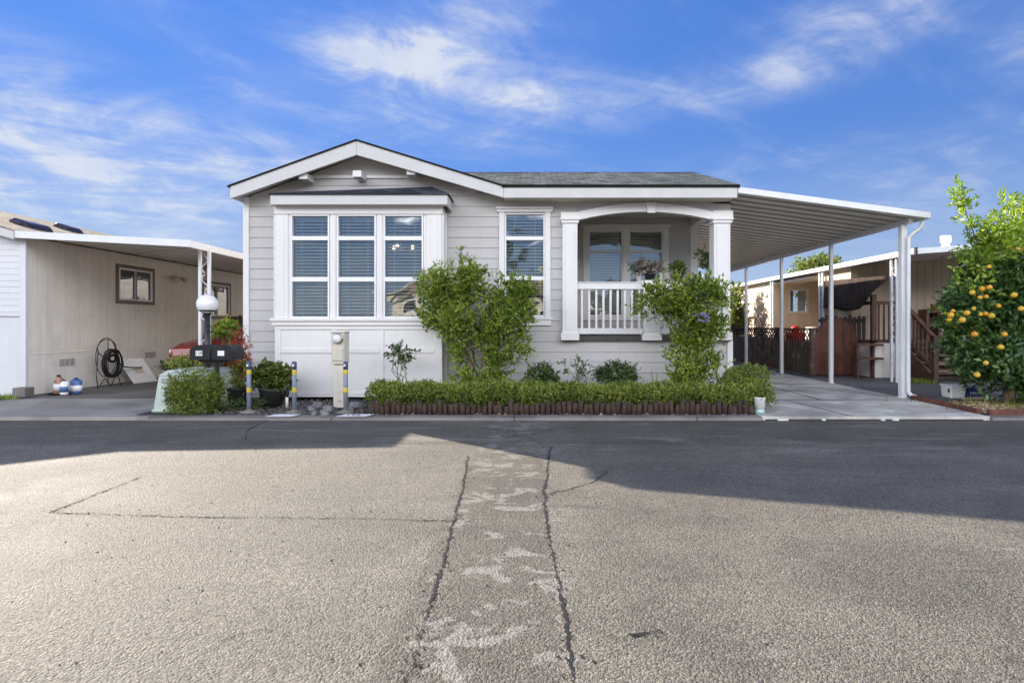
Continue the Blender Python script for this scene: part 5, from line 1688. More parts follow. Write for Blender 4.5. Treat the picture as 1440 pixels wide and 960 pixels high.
RZ = 396.6
rail_pot('potted_succulent', 914, 385, RZ - 1.5, 16, 'pot_black', 'wide purple brown succulent in black pot on porch rail', 'purple', [pb(913, 378, 9.48, 19, 6.5, .14), pb(905, 372, 9.48, 8, 4, .08), pb(898, 381, 9.48, 8, 4, .08)], 120, .05, 9.48, 81, wd=.6)
rail_pot('potted_succulent', 899, 384, RZ, 9, 'pot_white', 'small grey succulent in pale pot at left on the porch rail', 'leaf_dark', [pb(893, 377, 9.5, 6, 4, .05), pb(900, 368, 9.5, 2.5, 5, .03)], 22, .04, 9.5, 82)
rail_pot('potted_succulent', 929, 384, RZ, 7, 'pot_white', 'slim pale pot with a single grey rosette right of the wide succulent', 'purple', [pb(928, 371, 9.5, 4, 3, .04)], 14, .035, 9.5, 83)
rail_pot('potted_plant', 954, 383, RZ, 14, 'pot_black', 'bushy green plant in black pot at middle of the porch rail', 'leaf_jade', [pb(954, 379, 9.49, 13, 7, .12), pb(954, 374, 9.49, 7, 5, .08)], 110, .04, 9.49, 84)
rail_pot('potted_plant', 999, 383, RZ, 16, 'pot_white', 'dark hanging leaved plant in white pot by the right porch column', 'leaf_dark', [pb(995, 368, 9.8, 10, 9, .12), pb(985, 360, 9.8, 8, 5, .08), pb(998, 376, 9.8, 5, 6, .06), pb(990, 354, 9.8, 3, 4, .04)], 70, .05, 9.8, 85, up=.2)
m_ = MB(); m_.box(PX(902, 9.48), PX(928, 9.48), 9.40, 9.56, 1.966, 1.982)
tag(m_.build('tray', M['pot_white'], None, .004), 'thin pale tray under the wide purple succulent', 'tray')
m_ = MB(); cx_ = PX(989, 9.5)
m_.lathe([(.0, 0), (.05, 0), (.058, .04), (.035, .075), (.045, .10), (.02, .125), (0, .13)], (cx_, 9.5, 1.966), 14)
m_.tube([(cx_ - .02, 9.5, 2.06), (cx_ - .07, 9.5, 2.09), (cx_ - .09, 9.5, 2.06)], [.02, .014, .006], 8)
tag(m_.build('ornament', M['white'], None), 'small white ornament on the porch rail near the right column', 'ornament')

# bucket at the end of the hedge
bu = empty('bucket', (PX(1068, 7.78), 7.78, .05), 'small pale bucket with teal rim base at the right end of the hedge', 'bucket')
m_ = MB(); cxb = PX(1068, 7.78)
m_.lathe([(.066, .05), (.075, .20), (.08, .205), (.08, .215), (.068, .215), (.062, .06)], (cxb, 7.78, .05), 22); m_.build('body', M['white'], bu)
m_ = MB(); m_.lathe([(0, .0), (.062, 0), (.066, .05), (.0, .052)], (cxb, 7.78, .05), 22); m_.build('base', M['teal'], bu)

# ================================================================== RIGHT NEIGHBOUR
rn = empty('mobile_home', (9.5, 13.2, 0), 'tan grooved mobile home with long white roof edge on the right', 'house')
RX = 7.76
# side wall runs back; a recess with the window sits between Y 15.2 and 18.6
ZR = 2.70
rw = MB()
def wall_x(x, ya, yb, mat_i=0, ops=()):
    for c in cells(ya, yb, .05, ZR, ops): rw.box(x + .01, x + .10, c[0], c[1], c[2], c[3], mat_i)
    grooved(rw, (x + .012, 0, 0), (0, 1, 0), (-1, 0, 0), ya, yb, .05, ZR, .20, .012, ops, .012, mat_i)
wall_x(RX, 18.6, 30)
wall_x(RX, 13.915, 15.2)
wall_x(RX + 1.6, 15.2, 18.6)
wz = (8.32, 9.02, 1.62, 2.46)
wq = [(wz[0] + .05, wz[1] - .05, wz[2] + .05, wz[3] - .05)]
for c in cells(RX + .102, RX + 1.6, .05, ZR, wq): rw.box(c[0], c[1], 18.61, 18.70, c[2], c[3])
grooved(rw, (0, 18.612, 0), (1, 0, 0), (0, -1, 0), RX + .104, RX + 1.6, .05, ZR, .20, .012, wq, .012)
rw.box(RX + .1, RX + 1.6, 15.1, 15.19, .05, ZR)
rw.build('side_wall', M['tan'], rn)
fw_ = MB()
YW = 13.9
da, db = PX(1352, YW), PX(1400, YW)
def rz(x): return 2.70 + .0717 * (x - 7.62)
k = RX + .016
fw_.prism([(RX + .015, .05), (da, .05), (da, rz(da)), (RX + .015, rz(RX))], YW + .01, YW + .1, 'y'); fw_.prism([(db, .05), (13.4, .05), (13.4, rz(13.4)), (db, rz(db))], YW + .01, YW + .1, 'y'); fw_.box(da, db, YW + .01, YW + .1, 2.75, rz(da))
while k < 13.2:
    if not (da - .2 < k < db): fw_.prism([(k, .05), (k + .188, .05), (k + .188, rz(k + .188) - .003), (k, rz(k) - .003)], YW, YW + .009, 'y')
    k += .2
fw_.build('front_wall', M['tan_dim'], rn)
dr_ = MB(); dr_.box(da + .06, db - .06, YW + .03, YW + .07, .97, 2.70)
do = dr_.build('door', M['wood_rail'], rn, .004)
m_ = MB(); m_.box(da - .07, da, YW - .03, YW + .02, .95, 2.80); m_.box(db, db + .07, YW - .03, YW + .02, .95, 2.80); m_.box(da, db, YW - .03, YW + .02, 2.72, 2.80)
m_.build('door_frame', M['wood_rail'], rn, .004)
m_ = MB(); m_.ball((db - .14, YW - .01, 1.8), .03); m_.build('handle', M['metal'], do)
t = MB(); a, b, c, d = wz; yq = 18.6
t.box(a, a + .05, yq - .03, yq + .02, c, d); t.box(b - .05, b, yq - .03, yq + .02, c, d); t.box(a + .05, b - .05, yq - .03, yq + .02, d - .05, d); t.box(a + .05, b - .05, yq - .03, yq + .02, c, c + .05)
t.build('window_trim', M['cream'], rn, .004)
mid = (a + b) / 2
window(rn, a + .08, mid - .015, [(c + .08, d - .08)], yq - .004, .028, .05, blind=False)
window(rn, mid + .015, b - .08, [(c + .08, d - .08)], yq - .004, .028, .05, tilt=70)
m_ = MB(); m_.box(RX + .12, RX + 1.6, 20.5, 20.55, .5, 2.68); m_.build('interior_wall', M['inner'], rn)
# roof: long low slab with white metal edge, awning running out at the front
YE = 11.35
EX = 7.62
rs = MB()
rs.hexa([(EX, YE, 2.72), (EX + 6, YE, 3.15), (EX + 6, 32, 3.15), (EX, 32, 2.72), (EX, YE, 2.755), (EX + 6, YE, 3.185), (EX + 6, 32, 3.185), (EX, 32, 2.755)])
rs.build('roof', M['pan'], rn)
re = MB()
re.box(EX - .06, EX, YE - .04, 32, 2.66, 2.775)
re.hexa([(EX, YE - .04, 2.66), (EX + 6, YE - .04, 3.09), (EX + 6, YE, 3.09), (EX, YE, 2.66), (EX, YE - .04, 2.775), (EX + 6, YE - .04, 3.205), (EX + 6, YE, 3.205), (EX, YE, 2.775)])
re.build('gutter', M['white_metal'], rn, .006)
cp_ = MB(); cp_.box(EX - .064, EX - .02, YE - .10, YE - .041, 2.64, 2.79); cp_.build('gutter_cap', M['black_metal'], rn)
rv = MB(); xv = PX(1330, 13.2); rv.tube([(xv, 13.2, 2.8), (xv, 13.2, PZ(339, 13.2))], .085, 16); rv.tube([(xv, 13.2, PZ(341, 13.2)), (xv, 13.2, PZ(331.5, 13.2))], .11, 16)
rv.build('roof_vent', M['white_metal'], rn)
for yy in (12.05, 15.1, 18.2, 21.5):
    scroll_post(rn, EX + .02, yy, .04, 2.66, .17, 'y')
aw = MB(); aw.hexa([(RX - .02, 15.9, 2.56), (RX + 1, 15.9, 2.62), (RX + 1, 19.6, 2.62), (RX - .02, 19.6, 2.56), (RX - .02, 15.9, 2.61), (RX + 1, 15.9, 2.66), (RX + 1, 19.6, 2.66), (RX - .02, 19.6, 2.61)])
aw.build('awning', M['pan'], rn)

# shade cloth hung on the roof edge line
n1, n2 = 16, 8
m_ = MB()
xt = EX + .05
G = []
for i in range(n1 + 1):
    t = i / n1
    y_ = 12.35 + (15.2 - 12.35) * t
    ztop_ = 2.32 + .10 * t
    sag = 1.64 + .60 * max(0, (1 - t * 2.6)) ** 1.3 + .05 * math.sin(t * 9)
    for j in range(n2 + 1):
        u_ = j / n2
        z_ = ztop_ + (sag - ztop_) * u_
        G.append((xt + .035 * math.sin(t * 17 + u_ * 2) * u_, y_, z_))
for th_ in (0,):
    k = len(m_.v); m_.v += G
    for i in range(n1):
        for j in range(n2):
            a = k + i * (n2 + 1) + j
            m_.face((a, a + 1, a + n2 + 2, a + n2 + 1), 0, True)
o = m_.build('shade_cloth', M['tarp'], None)
s_ = o.modifiers.new('thickness', 'SOLIDIFY'); s_.thickness = .006
tag(o, 'dark brown shade cloth sagging along the tan neighbour wall', 'shade cloth')

# deck with stairs
dk = empty('deck', (8.6, 13.2, 0), 'brown wooden entry deck with stairs and white skirt beside the arched gate', 'deck')
m_ = MB(); m_.box(7.75, 10.6, 13.0, 13.88, .84, .90); m_.build('platform', M['wood_rail'], dk, .005)
m_ = MB(); grooved(m_, (0, 13.02, 0), (1, 0, 0), (0, -1, 0), 7.80, 8.55, .05, .838, .19, .01, (), .03); m_.box(7.80, 8.55, 13.02, 13.06, .05, .838); m_.box(7.80, 7.84, 13.06, 13.85, .05, .838)
m_.build('skirt', M['beige_low'], dk)
for k in range(4):
    m_ = MB(); z_ = .72 - k * .17
    m_.box(8.55, 10.2, 12.86 - k * .26, 13.14 - k * .26 - .001 * k, z_, z_ + .04)
    m_.box(8.56, 10.19, 13.09 - k * .26, 13.11 - k * .26, z_ - .13, z_)
    m_.build('step', M['wood_dark'], dk, .004)
for xs in (8.52, 10.22):
    m_ = MB(); m_.prism([(13.1, .83), (12.0, .12), (12.0, .0), (13.2, .0), (13.2, .83)], xs - .03, xs + .02, 'x'); m_.build('stringer', M['wood_rail'], dk)
m_ = MB()
m_.box(8.42, 8.52, 11.95, 12.05, .045, 1.02); m_.box(8.42, 8.52, 13.0, 13.1, .9, 1.90)
m_.bar((8.47, 12.0, .98), (8.47, 13.06, 1.78), .10, .05); m_.bar((8.47, 12.0, .30), (8.47, 13.06, 1.05), .05, .05)
for k in range(1, 8):
    t = k / 8; y_ = 12.0 + t * 1.06
    m_.box(8.45, 8.49, y_ - .02, y_ + .02, .30 + t * .75, .98 + t * .78)
for px_ in (7.80,): m_.box(px_ - .05, px_ + .05, 13.0, 13.1, .045, 1.95)
m_.box(7.75, 8.5, 13.02, 13.07, 1.72, 1.80); m_.box(7.78, 7.84, 13.1, 13.86, 1.72, 1.80)
k = 7.92
while k < 8.42: m_.box(k - .02, k + .02, 13.03, 13.06, .90, 1.72); k += .12
m_.build('railing', M['wood_rail'], dk, .004)
for z_ in (.47, .78):
    m_ = MB(); m_.box(7.25, 7.86, 12.75, 13.0, z_, z_ + .05); m_.box(7.28, 7.33, 12.8, 12.95, .05 if z_ < .5 else .521, z_); m_.build('side_step', M['wood_rail'], dk, .004)

m_ = MB(); xa_, xb_ = PX(1299, 13.55), PX(1319, 13.55)
m_.box(xa_, xa_ + .06, 13.45, 13.75, .905, 1.62); m_.box(xb_ - .06, xb_, 13.45, 13.75, .905, 1.62); m_.box(xa_ + .06, xb_ - .06, 13.46, 13.74, 1.54, 1.60); m_.box(xa_ + .06, xb_ - .06, 13.46, 13.74, 1.20, 1.24); m_.box(xa_ + .06, xb_ - .06, 13.70, 13.74, .95, 1.54)
tag(m_.build('shelf_rack', M['wood_rail'], None, .004), 'small brown wooden rack standing on the entry deck', 'rack')
m_ = MB(); m_.lathe([(0, 0), (.06, 0), (.085, .14), (.09, .15), (.075, .15), (0, .13)], (PX(1313, 13.6), 13.58, 1.602), 16)
tag(m_.build('clay_pot', M['clay'], None), 'orange clay pot on top of the small wooden rack', 'pot')

# tall dark board screen behind the gate
sc_ = empty('wood_screen', (7.3, 13.9, 0), 'tall dark slatted wood screen behind the arched gate', 'fence')
k = 6.95; rng = random.Random(8)
while k < 8.0:
    m_ = MB(); m_.box(k, k + .075, 13.75, 13.775, .05, 1.46 + rng.uniform(-.03, .03)); m_.build('board', M['lattice'], sc_, .003); k += .112
for z_ in (.5, 1.32):
    m_ = MB(); m_.box(6.92, 8.0, 13.776, 13.81, z_, z_ + .08); m_.build('rail', M['lattice'], sc_)

# arched gate
ag = empty('gate', (7.2, 13.55, 0), 'red brown wooden gate with rounded top between the fence and deck', 'gate')
ga, gb = PX(1144, 13.55), PX(1206.5, 13.55)
nb_ = 6; wv = (gb - ga) / nb_
zc, rr_ = .74, (gb - ga) / 2
for i in range(nb_):
    a = ga + i * wv; b = a + wv - .008
    def zt(x):
        u_ = (x - (ga + gb) / 2) / rr_
        return zc + .68 * math.sqrt(max(0, 1 - u_ * u_ * .98))
    pts = [(a, .07), (b, .07)] + [(b + (a - b) * j / 5, zt(b + (a - b) * j / 5)) for j in range(6)]
    m_ = MB(); m_.prism(pts, 13.54, 13.565, 'y'); m_.build('board', M['wood_red'], ag)
m_ = MB(); m_.box(ga + .03, gb - .03, 13.566, 13.60, .30, .39); m_.box(ga + .03, gb - .03, 13.566, 13.60, .78, .87); m_.build('brace', M['wood_red'], ag)
m_ = MB(); m_.box(ga - .09, ga - .005, 13.5, 13.6, .05, 1.18); m_.build('gate_post', M['wood_dark'], ag, .005)

# board fence with lattice top
bf_ = empty('fence', (6.78, 18, 0), 'weathered dark board fence with lattice top along the driveway', 'fence')
FX = 6.76; rng = random.Random(12)
ys = 13.6; nB = 0
allb = MB()
while ys < 25 and nB < 95:
    wdt = rng.uniform(.125, .15)
    m_ = MB(); m_.box(FX - .012 + rng.uniform(-.006, .006), FX + .012, ys, ys + wdt - .008, .05, .86 + rng.uniform(-.015, .01))
    m_.build('board', M['wood_dark'], bf_, .003); ys += wdt; nB += 1
Yf = ys
for xa_, xb_, za_, zb_ in ((.013, .05, .25, .33), (.013, .05, .70, .78), (-.03, .03, .865, .895), (-.03, .03, 1.14, 1.175)):
    m_ = MB(); m_.box(FX + xa_, FX + xb_, 13.6, Yf, za_, zb_); m_.build('rail', M['wood_dark'], bf_, .004)
m_ = MB()
d0, hgt = .16, .245
y_ = 13.6 - hgt
while y_ < Yf:
    for s_, off in ((1, -.010), (-1, .002)):
        ya, yb = (y_, y_ + hgt) if s_ > 0 else (y_ + hgt, y_)
        za, zb_ = .895, 1.14
        if min(ya, yb) >= 13.6 and max(ya, yb) <= Yf: m_.bar((FX + off, ya, za), (FX + off, yb, zb_), .008, .024, up=(1, 0, 0))
    y_ += d0
m_.build('lattice', M['lattice'], bf_)
for y_ in (13.6, 15.9, 18.2, 20.5, 22.8):
    m_ = MB(); m_.box(FX + .03, FX + .12, y_, y_ + .09, .045, 1.19); m_.build('post', M['wood_dark'], bf_, .004)

# things on the neighbour's yard beyond the fence
e = small_shrub('shrub', 1040, [pb(1034, 430, 20, 8, 28, .2), pb(1038, 455, 20, 7, 18, .2), pb(1034, 470, 20, 8, 18, .2)], 'leaf_far', 300, 'tall yellow green bush behind the far end of the lattice fence', Z=20, L=.3, ls=.13, seed=90, rad=.03)
m_ = MB()
cy_, cz_ = 18.4, .9
for rr2 in (.62,):
    pts = [(7.35, 18.9 + rr2 * math.cos(a), .95 + rr2 * .95 * math.sin(a)) for a in [math.pi * i / 16 for i in range(17)]]
    m_.tube([(7.35, 18.9 + rr2, .05)] + pts + [(7.35, 18.9 - rr2, .05)], .02, 7)
m_.tube([(7.35, 18.3, 1.25), (7.35, 19.5, 1.25)], .018, 6); m_.tube([(7.35, 18.3, .7), (7.35, 19.5, .7)], .018, 6); m_.tube([(7.35, 18.9, .1), (7.35, 18.9, 1.5)], .014, 6); m_.tube([(7.35, 18.6, .1), (7.35, 18.6, 1.45)], .014, 6); m_.tube([(7.35, 19.2, .1), (7.35, 19.2, 1.45)], .014, 6)
tag(m_.build('arched_trellis', M['wood_rail'], None), 'small arched trellis leaning by the lit tan wall beyond the fence', 'trellis')
m_ = MB(); bx_, by_ = 8.25, 16.7
m_.lathe([(0, 0), (.24, 0), (.26, .3), (.26, .9), (.24, 1.14), (0, 1.15)], (bx_, by_, .05), 20)
tag(m_.build('barrel', M['pot_white'], None), 'pale barrel standing below the recessed tan neighbour window', 'barrel')
m_ = MB(); m_.ball((7.6, 16.5, 1.13), .14, sz=.8); m_.box(7.4, 7.8, 16.3, 16.7, .05, 1.02)
m_.mi = [0 if i < 126 else 0 for i in range(len(m_.mi))]
tag(m_.build('covered_chair', M['red_plastic'] if 'red_plastic' in M else M['red_car'], None, .02), 'bright red plastic stool showing over the lattice fence', 'stool')
# small cabinet and table on the neighbour's porch
m_ = MB(); m_.box(8.28, 8.62, 15.45, 15.75, 1.33, 1.36)
for q in ((8.30, 15.47), (8.60, 15.47), (8.30, 15.73), (8.60, 15.73)): m_.box(q[0] - .015, q[0] + .015, q[1] - .015, q[1] + .015, .05, 1.33)
m_.box(8.29, 8.61, 15.46, 15.74, .6, .63)
tag(m_.build('plant_stand', M['wood_rail'], None, .003), 'tall thin wooden stand under the recessed tan porch', 'stand')
m_ = MB(); m_.box(8.32, 8.58, 15.5, 15.72, 1.361, 1.66); m_.box(8.30, 8.60, 15.49, 15.73, 1.66, 1.69); m_.box(8.36, 8.54, 15.495, 15.5, 1.40, 1.62)
tag(m_.build('wooden_box', M['wood_red'], None, .004), 'brown wooden box standing on the tall stand', 'box')

# tree tops behind the neighbour
def far_tree(px, Z, blobs, label, mat='leaf_far', n=500, ls=.2, seed=1):
    e = empty('tree', (PX(px, Z), Z, 0), label, 'tree')
    zc_ = min(b[2] for b in blobs)
    m = MB(); m.tube(wig((PX(px, Z), Z, 0), (PX(px, Z), Z, zc_), 5, .12, random.Random(seed)), [.22, .2, .18, .16, .14, .11], 9); branches(m, (PX(px, Z), Z, zc_ - .6), blobs, .08, 10, seed, .1)
    m.build('trunk', M['bark'], e)
    leaf_obj('crown', M[mat], e, blobs, n, 9, .5, ls, .6, .4, .5, seed)
    return e


far_tree(1148, 30, [pb(1140, 379, 30, 14, 8, .7), pb(1158, 376, 30, 16, 7, .7), pb(1150, 385, 30, 22, 10, .8), pb(1140, 400, 30, 22, 14, .9), pb(1165, 400, 30, 22, 14, .9)], 'rounded tree top above the tan neighbour roof', n=700, ls=.17, seed=5)

# ================================================================== ORANGE TREE
ot = empty('orange_tree', (PX(1418, 8.7), 8.7, .045), 'orange tree laden with fruit beside the right driveway', 'tree')
OB = [pb(1406, 455, 8.7, 58, 56, .7), pb(1368, 447, 8.6, 30, 38, .4), pb(1430, 400, 8.8, 58, 52, .7), pb(1392, 400, 8.7, 30, 28, .4), pb(1402, 500, 8.6, 48, 34, .6), pb(1362, 482, 8.6, 20, 30, .32), pb(1450, 500, 8.7, 60, 50, .7),
      pb(1480, 430, 8.9, 60, 70, .8), pb(1350, 425, 8.6, 20, 22, .3), pb(1450, 532, 8.6, 40, 18, .4)]
leaf_obj('crown', M['leaf_orange'], ot, clump(OB, 13, .36, 6), 4000, 9, .18, .088, .46, .15, .62, 101, droop=.25)
YB_ = [pb(1410, 322, 8.7, 26, 24, .35), pb(1440, 330, 8.8, 34, 40, .5), pb(1385, 345, 8.7, 20, 16, .28), pb(1400, 362, 8.7, 34, 18, .4), pb(1445, 285, 8.8, 20, 10, .25), pb(1408, 292, 8.7, 14, 9, .18), pb(1480, 340, 8.9, 40, 44, .5),
       pb(1370, 372, 8.6, 16, 10, .2), pb(1337, 460, 8.5, 9, 6, .1), pb(1350, 393, 8.6, 14, 5, .12), pb(1395, 487, 8.1, 10, 8, .1), pb(1380, 402, 8.3, 16, 6, .1)]
leaf_obj('young_foliage', M['leaf_young'], ot, clump(YB_, 5, .42, 7), 720, 8, .18, .085, .46, .5, .5, 102)
SPR = [pb(1349, 278, 8.7, 5, 18, .06), pb(1356, 300, 8.7, 6, 16, .06), pb(1366, 322, 8.7, 7, 12, .08), pb(1366, 282, 8.7, 7, 4, .06), pb(1340, 287, 8.7, 7, 3, .06), pb(1376, 334, 8.7, 7, 8, .08)]
leaf_obj('young_shoot', M['leaf_young'], ot, SPR, 60, 8, .10, .075, .45, .7, .2, 103)
m_ = MB(); rx_, ry_ = PX(1418, 8.7), 8.7
m_.tube(wig((rx_, ry_, .03), (rx_ + .05, ry_, 1.0), 6, .05), [.085, .075, .07, .065, .06, .055, .05], 10)
branches(m_, (rx_ + .03, ry_, .45), OB, .035, 18, 11, .05); branches(m_, (rx_ + .05, ry_, 1.0), YB_, .03, 12, 12, .05)
m_.tube(wig((PX(1385, 8.7), 8.7, PZ(360, 8.7)), (PX(1366, 8.7), 8.7, PZ(318, 8.7)), 4, .02) + wig((PX(1358, 8.7), 8.7, PZ(300, 8.7)), (PX(1348, 8.7), 8.7, PZ(262, 8.7)), 3, .02), .008, 6)
m_.build('trunk', M['bark'], ot)
ops_ = [(1392, 375), (1373, 411), (1386, 406), (1390, 404), (1383, 418), (1388, 417), (1367, 434), (1361, 440), (1382, 442), (1392, 444), (1386, 441), (1336, 443), (1344, 437), (1337, 449), (1351, 450), (1384, 510), (1375, 527), (1407, 488), (1437, 434), (1425, 415), (1410, 430), (1431, 350), (1414, 470), (1376, 470)]
of = None
rng = random.Random(6)
for a, b in ops_:
    Z_ = rng.choice((8.08, 8.12, 8.2, 8.26)) if a > 1360 else 8.22
    if 400 < a: Z_ = 8.05 if b > 400 else 8.3
    p_ = Vector((PX(a, Z_), Z_ + rng.uniform(-.04, .08), PZ(b, Z_)))
    if of is None:
        m_ = MB(); m_.ball((0, 0, 0), .038, seg=16, rings=10, sz=.92); m_.tube([(0, 0, .031), (.004, 0, .047)], .005, 5)
        m_.v = [tuple(Vector(v) + ORG[ot.name]) for v in m_.v]
        of = m_.build('orange', M['orange'], ot); o = of
    else:
        o = of.copy(); COL.objects.link(o); o.parent = ot
    o.location = p_ - ORG[ot.name]
    s_ = rng.uniform(.72, 1.18); o.scale = (s_, s_, s_); o.rotation_euler = (rng.uniform(-.5, .5), rng.uniform(-.5, .5), 0)

# buckets by the tree
wb = empty('bucket', (PX(1341, 9.5), 9.5, .04), 'white square bucket with scuffed sides left of the orange tree', 'bucket')
cx_, cy_ = PX(1340.5, 9.5), 9.5
m_ = MB(); h_ = .215; a, b = .115, .13
P0 = [(cx_ - a, cy_ - a, .04), (cx_ + a, cy_ - a, .04), (cx_ + a, cy_ + a, .04), (cx_ - a, cy_ + a, .04), (cx_ - b, cy_ - b, .04 + h_), (cx_ + b, cy_ - b, .04 + h_), (cx_ + b, cy_ + b, .04 + h_), (cx_ - b, cy_ + b, .04 + h_)]
m_.hexa(P0); m_.build('body', M['white'], wb, .015)
m_ = MB(); m_.box(cx_ - b - .008, cx_ + b + .008, cy_ - b - .008, cy_ + b + .008, .04 + h_ - .02, .04 + h_ + .005); m_.build('rim', M['white'], wb, .006)
m_ = MB(); m_.tube([(cx_ - b - .012, cy_ - .10, .20), (cx_ - b - .03, cy_ - .10, .17), (cx_ - b - .012, cy_ - .10, .14)], .010, 6); m_.build('handle', M['black'], wb)
bt = empty('tub', (PX(1368, 9.6), 9.6, .04), 'navy blue tub with open lid and white lettering under the orange tree', 'tub')
cx_, cy_ = PX(1369, 9.55), 9.6
m_ = MB(); m_.box(cx_ - .155, cx_ + .155, cy_ - .12, cy_ + .12, .04, .19); m_.box(cx_ - .165, cx_ + .165, cy_ - .13, cy_ + .13, .175, .195)
m_.build('body', M['blue'], bt, .01)
m_ = MB(); m_.hexa([tuple(Vector(v)) for v in [(cx_ - .17, cy_ - .10, .19), (cx_ - .04, cy_ + .02, .19), (cx_ - .04, cy_ + .05, .19), (cx_ - .17, cy_ - .07, .19), (cx_ - .19, cy_ - .10, .36), (cx_ - .06, cy_ + .02, .33), (cx_ - .06, cy_ + .05, .33), (cx_ - .19, cy_ - .07, .36)]])
m_.build('lid', M['blue'], bt, .008)
# unreadable pale lettering in the photo: short strokes standing for it
m_ = MB()
rng = random.Random(2)
k = cx_ - .11
while k < cx_ + .08:
    w_ = rng.uniform(.012, .022); hh = rng.uniform(.03, .05)
    m_.box(k, k + w_ * .45, cy_ - .123, cy_ - .1205, .10, .10 + hh); m_.box(k, k + w_, cy_ - .1235, cy_ - .1205, .10 + hh * .4, .10 + hh * .6)
    k += w_ + .008
m_.build('lettering', M['white'], bt)
m_ = MB(); m_.bar((PX(1352, 9.35), 9.30, .05), (PX(1400, 9.35), 9.42, .05), .07, .03)
tag(m_.build('plank', M['wood_weathered'] if 'wood_weathered' in M else M['tan_dim'], None, .003), 'grey plank lying on the ground before the blue tub', 'plank')

# ================================================================== RED CAR in the left carport
car = empty('car', (-6.1, 12.4, .04), 'dark red parked car behind the plants beside the grey home', 'car')
class CarMB(MB):
    def build(s, *a, **k):
        s.v = [(x_, y_ - 1.1, z_) for x_, y_, z_ in s.v]
        return MB.build(s, *a, **k)


CARX = -6.1
cw = .86
def carsec(y, zlo, zhi, w, wt):
    return [(-w, zlo), (-w * 1.0, zlo + (zhi - zlo) * .55), (-wt, zhi), (0, zhi + .02), (wt, zhi), (w, zlo + (zhi - zlo) * .55), (w, zlo)]
secs = [(11.70, .38, .62, .70, .60), (11.76, .28, .78, .80, .68), (12.1, .22, .86, .86, .74), (12.95, .22, .96, .87, .76), (15.1, .22, .98, .87, .76), (15.7, .24, .96, .86, .74), (16.0, .34, .82, .78, .66)]
m_ = CarMB(); k0 = 0
for (y_, zl_, zh, w_, wt_2) in secs: m_.v += [(CARX + a, y_, b + .04) for a, b in carsec(y_, zl_, zh, w_, wt_2)]
n = 7
for i in range(len(secs) - 1):
    for j in range(n):
        jj = (j + 1) % n; m_.face((i * n + j, i * n + jj, (i + 1) * n + jj, (i + 1) * n + j), 0, False)
m_.face(range(n)); m_.face([(len(secs) - 1) * n + j for j in range(n)][::-1])
# roof shell
R0 = [(12.85, .97, .74), (13.55, 1.42, .58), (14.6, 1.46, .58), (15.6, 1.0, .70)]
k = len(m_.v)
for (y_, z_, w_) in R0[1:3]: m_.v += [(CARX - w_, y_, z_ + .04), (CARX + w_, y_, z_ + .04)]
m_.face((k, k + 1, k + 3, k + 2))
for a, b in (((-.74, 12.85, .97), (-.58, 13.55, 1.42)), ((-.58, 14.6, 1.46), (-.70, 15.6, 1.0)), ((-.60, 14.1, 1.45), (-.74, 14.1, .97))):
    for s_ in (-1, 1): m_.bar((CARX + s_ * a[0], a[1], a[2] + .04), (CARX + s_ * b[0], b[1], b[2] + .04), .06, .05)
o = m_.build('body', M['red_car'], car, .02)
m_ = CarMB()
g = lambda x, y, z: (CARX + x, y, z + .03)
m_.poly([g(-.70, 12.9, .97), g(.70, 12.9, .97), g(.56, 13.55, 1.41), g(-.56, 13.55, 1.41)]); m_.build('windscreen', M['skyl'], car)
m_ = CarMB(); m_.poly([g(-.56, 14.6, 1.45), g(.56, 14.6, 1.45), g(.68, 15.55, 1.0), g(-.68, 15.55, 1.0)]); m_.build('rear_window', M['skyl'], car)
for s_ in (-1, 1):
    m_ = CarMB(); m_.poly([g(s_ * .73, 12.95, .97), g(s_ * .585, 13.58, 1.40), g(s_ * .585, 14.58, 1.44), g(s_ * .71, 15.5, 1.0)]); m_.build('side_window', M['skyl'], car)
    m_ = CarMB(); m_.hexa([g(s_ * .48, 11.72, .60), g(s_ * .70, 11.74, .60), g(s_ * .72, 11.80, .60), g(s_ * .48, 11.80, .60), g(s_ * .48, 11.74, .74), g(s_ * .72, 11.76, .76), g(s_ * .74, 11.86, .76), g(s_ * .48, 11.86, .76)]); m_.build('headlight', M['globe'], car)
    for yy in (12.55, 15.25):
        m_ = CarMB(); m_.lathe([(.0, -.1), (.30, -.1), (.33, -.07), (.33, .07), (.30, .1), (.0, .1)], (0, 0, 0), 24)
        m_.v = [(CARX + s_ * .80 + z_, yy + x_, .33 + .04 + y_) for x_, y_, z_ in m_.v]; wh = m_.build('wheel', M['black'], car)
        m_ = CarMB(); m_.lathe([(.0, .0), (.19, 0), (.20, .02), (.0, .03)], (0, 0, 0), 16); m_.v = [(CARX + s_ * (.90 + z_), yy + x_, .37 + y_) for x_, y_, z_ in m_.v]; m_.build('rim', M['metal'], wh)
m_ = CarMB(); m_.box(CARX - .32, CARX + .32, 11.66, 11.70, .45, .58); m_.build('grille', M['black'], car)

# ================================================================== across the street (seen in the panes)
class FarMB(MB):
    def build(s, *a, **k):
        s.v = [(x_, y_ - 3.5, z_) for x_, y_, z_ in s.v]
        return MB.build(s, *a, **k)


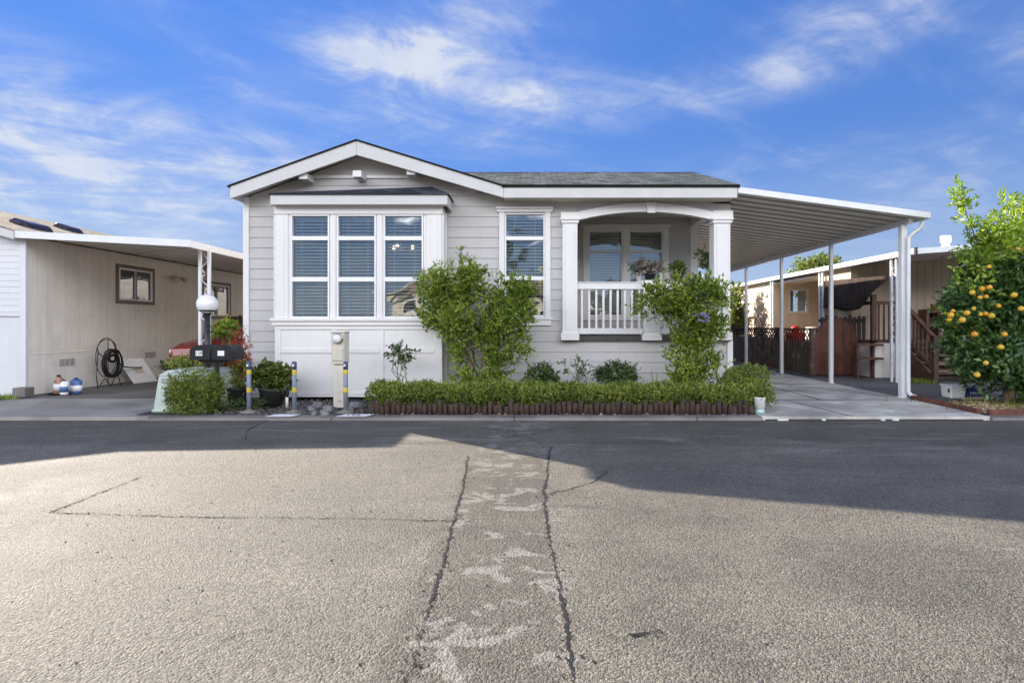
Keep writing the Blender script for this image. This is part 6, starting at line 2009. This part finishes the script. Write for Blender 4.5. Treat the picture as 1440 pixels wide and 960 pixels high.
oh = empty('mobile_home', (2, -8, 0), 'cream mobile home across the street mirrored in the window panes', 'house')
m_ = FarMB(); m_.box(-7.5, 4.5, -14, -7.0, 0, 2.9); m_.box(5.8, 14, -14, -7.4, 0, 2.7); lap(m_, (0, -7.0, 0), (1, 0, 0), (0, 1, 0), -7.5, 4.5, .1, 2.9, .2, (), .1, .02)
m_.build('wall', M['shell'], oh)
m_ = FarMB(); m_.prism([(-8.0, 2.9), (-1.5, 4.1), (5.0, 2.9), (5.0, 2.75), (-8.0, 2.75)], -14.3, -6.6, 'y'); m_.prism([(5.4, 2.7), (10, 3.6), (14.4, 2.7), (14.4, 2.6), (5.4, 2.6)], -14.3, -7.1, 'y'); m_.build('roof', M['shingle_tan'], oh)
m_ = FarMB(); m_.prism([(-8.05, 2.95), (-1.5, 4.18), (5.05, 2.95), (5.05, 2.72), (-1.5, 3.93), (-8.05, 2.72)], -6.59, -6.54, 'y'); m_.build('fascia', M['fascia'], oh)
for a in (-6, -3.6, .4, 2.6):
    m_ = FarMB(); m_.box(a, a + 1.4, -7.04, -6.95, 1.1, 2.3); wf = m_.build('window', M['trim'], oh)
    m_ = FarMB(); m_.box(a + .1, a + 1.3, -6.949, -6.94, 1.2, 2.2); m_.build('pane', M['skyl'], wf)
pt_ = empty('palm_tree', (-2.0, -22, 0), 'tall palm tree behind the home across the street', 'tree')
m_ = FarMB(); m_.tube(wig((-2, -22, 0), (-1.8, -22, 7.4), 8, .15), [.22, .2, .19, .18, .17, .16, .16, .15, .15], 10); m_.build('trunk', M['bark'], pt_)
m_ = FarMB(); rng = random.Random(3)
for i in range(26):
    a = rng.uniform(0, 6.28); e_ = rng.uniform(-.3, 1.0); l_ = rng.uniform(1.3, 1.9); pr_ = None
    for j in range(8):
        t = j / 7; r_ = l_ * t; z_ = 7.4 + e_ * r_ - .55 * r_ * r_
        c_ = Vector((-1.8 + math.cos(a) * r_, -22 + math.sin(a) * r_, z_)); sd = Vector((-math.sin(a), math.cos(a), -.3)) * (.26 * (1 - t * .8) * (0.4 + t))
        if pr_: m_.quad(tuple(pr_[0]), tuple(c_ + sd), tuple(c_), tuple(pr_[1])); m_.quad(tuple(pr_[1]), tuple(c_), tuple(c_ - Vector((sd.x, sd.y, -sd.z))), tuple(pr_[2]))
        pr_ = (c_ + sd, c_, c_ - Vector((sd.x, sd.y, -sd.z)))
m_.build('crown', M['palm'], pt_)

# board fence closing the rear of the driveway
rf_ = empty('fence', (5.0, 25.4, 0), 'plain tan board fence across the far end of the driveway', 'fence')
for i in range(22):
    m_ = MB(); m_.box(3.35 + i * .155, 3.35 + i * .155 + .148, 25.4, 25.42, .05, 1.78); m_.build('board', M['tan_dim'], rf_)
m_ = MB(); m_.box(3.33, 6.75, 25.43, 25.48, 1.5, 1.6); m_.build('rail', M['tan_dim'], rf_)
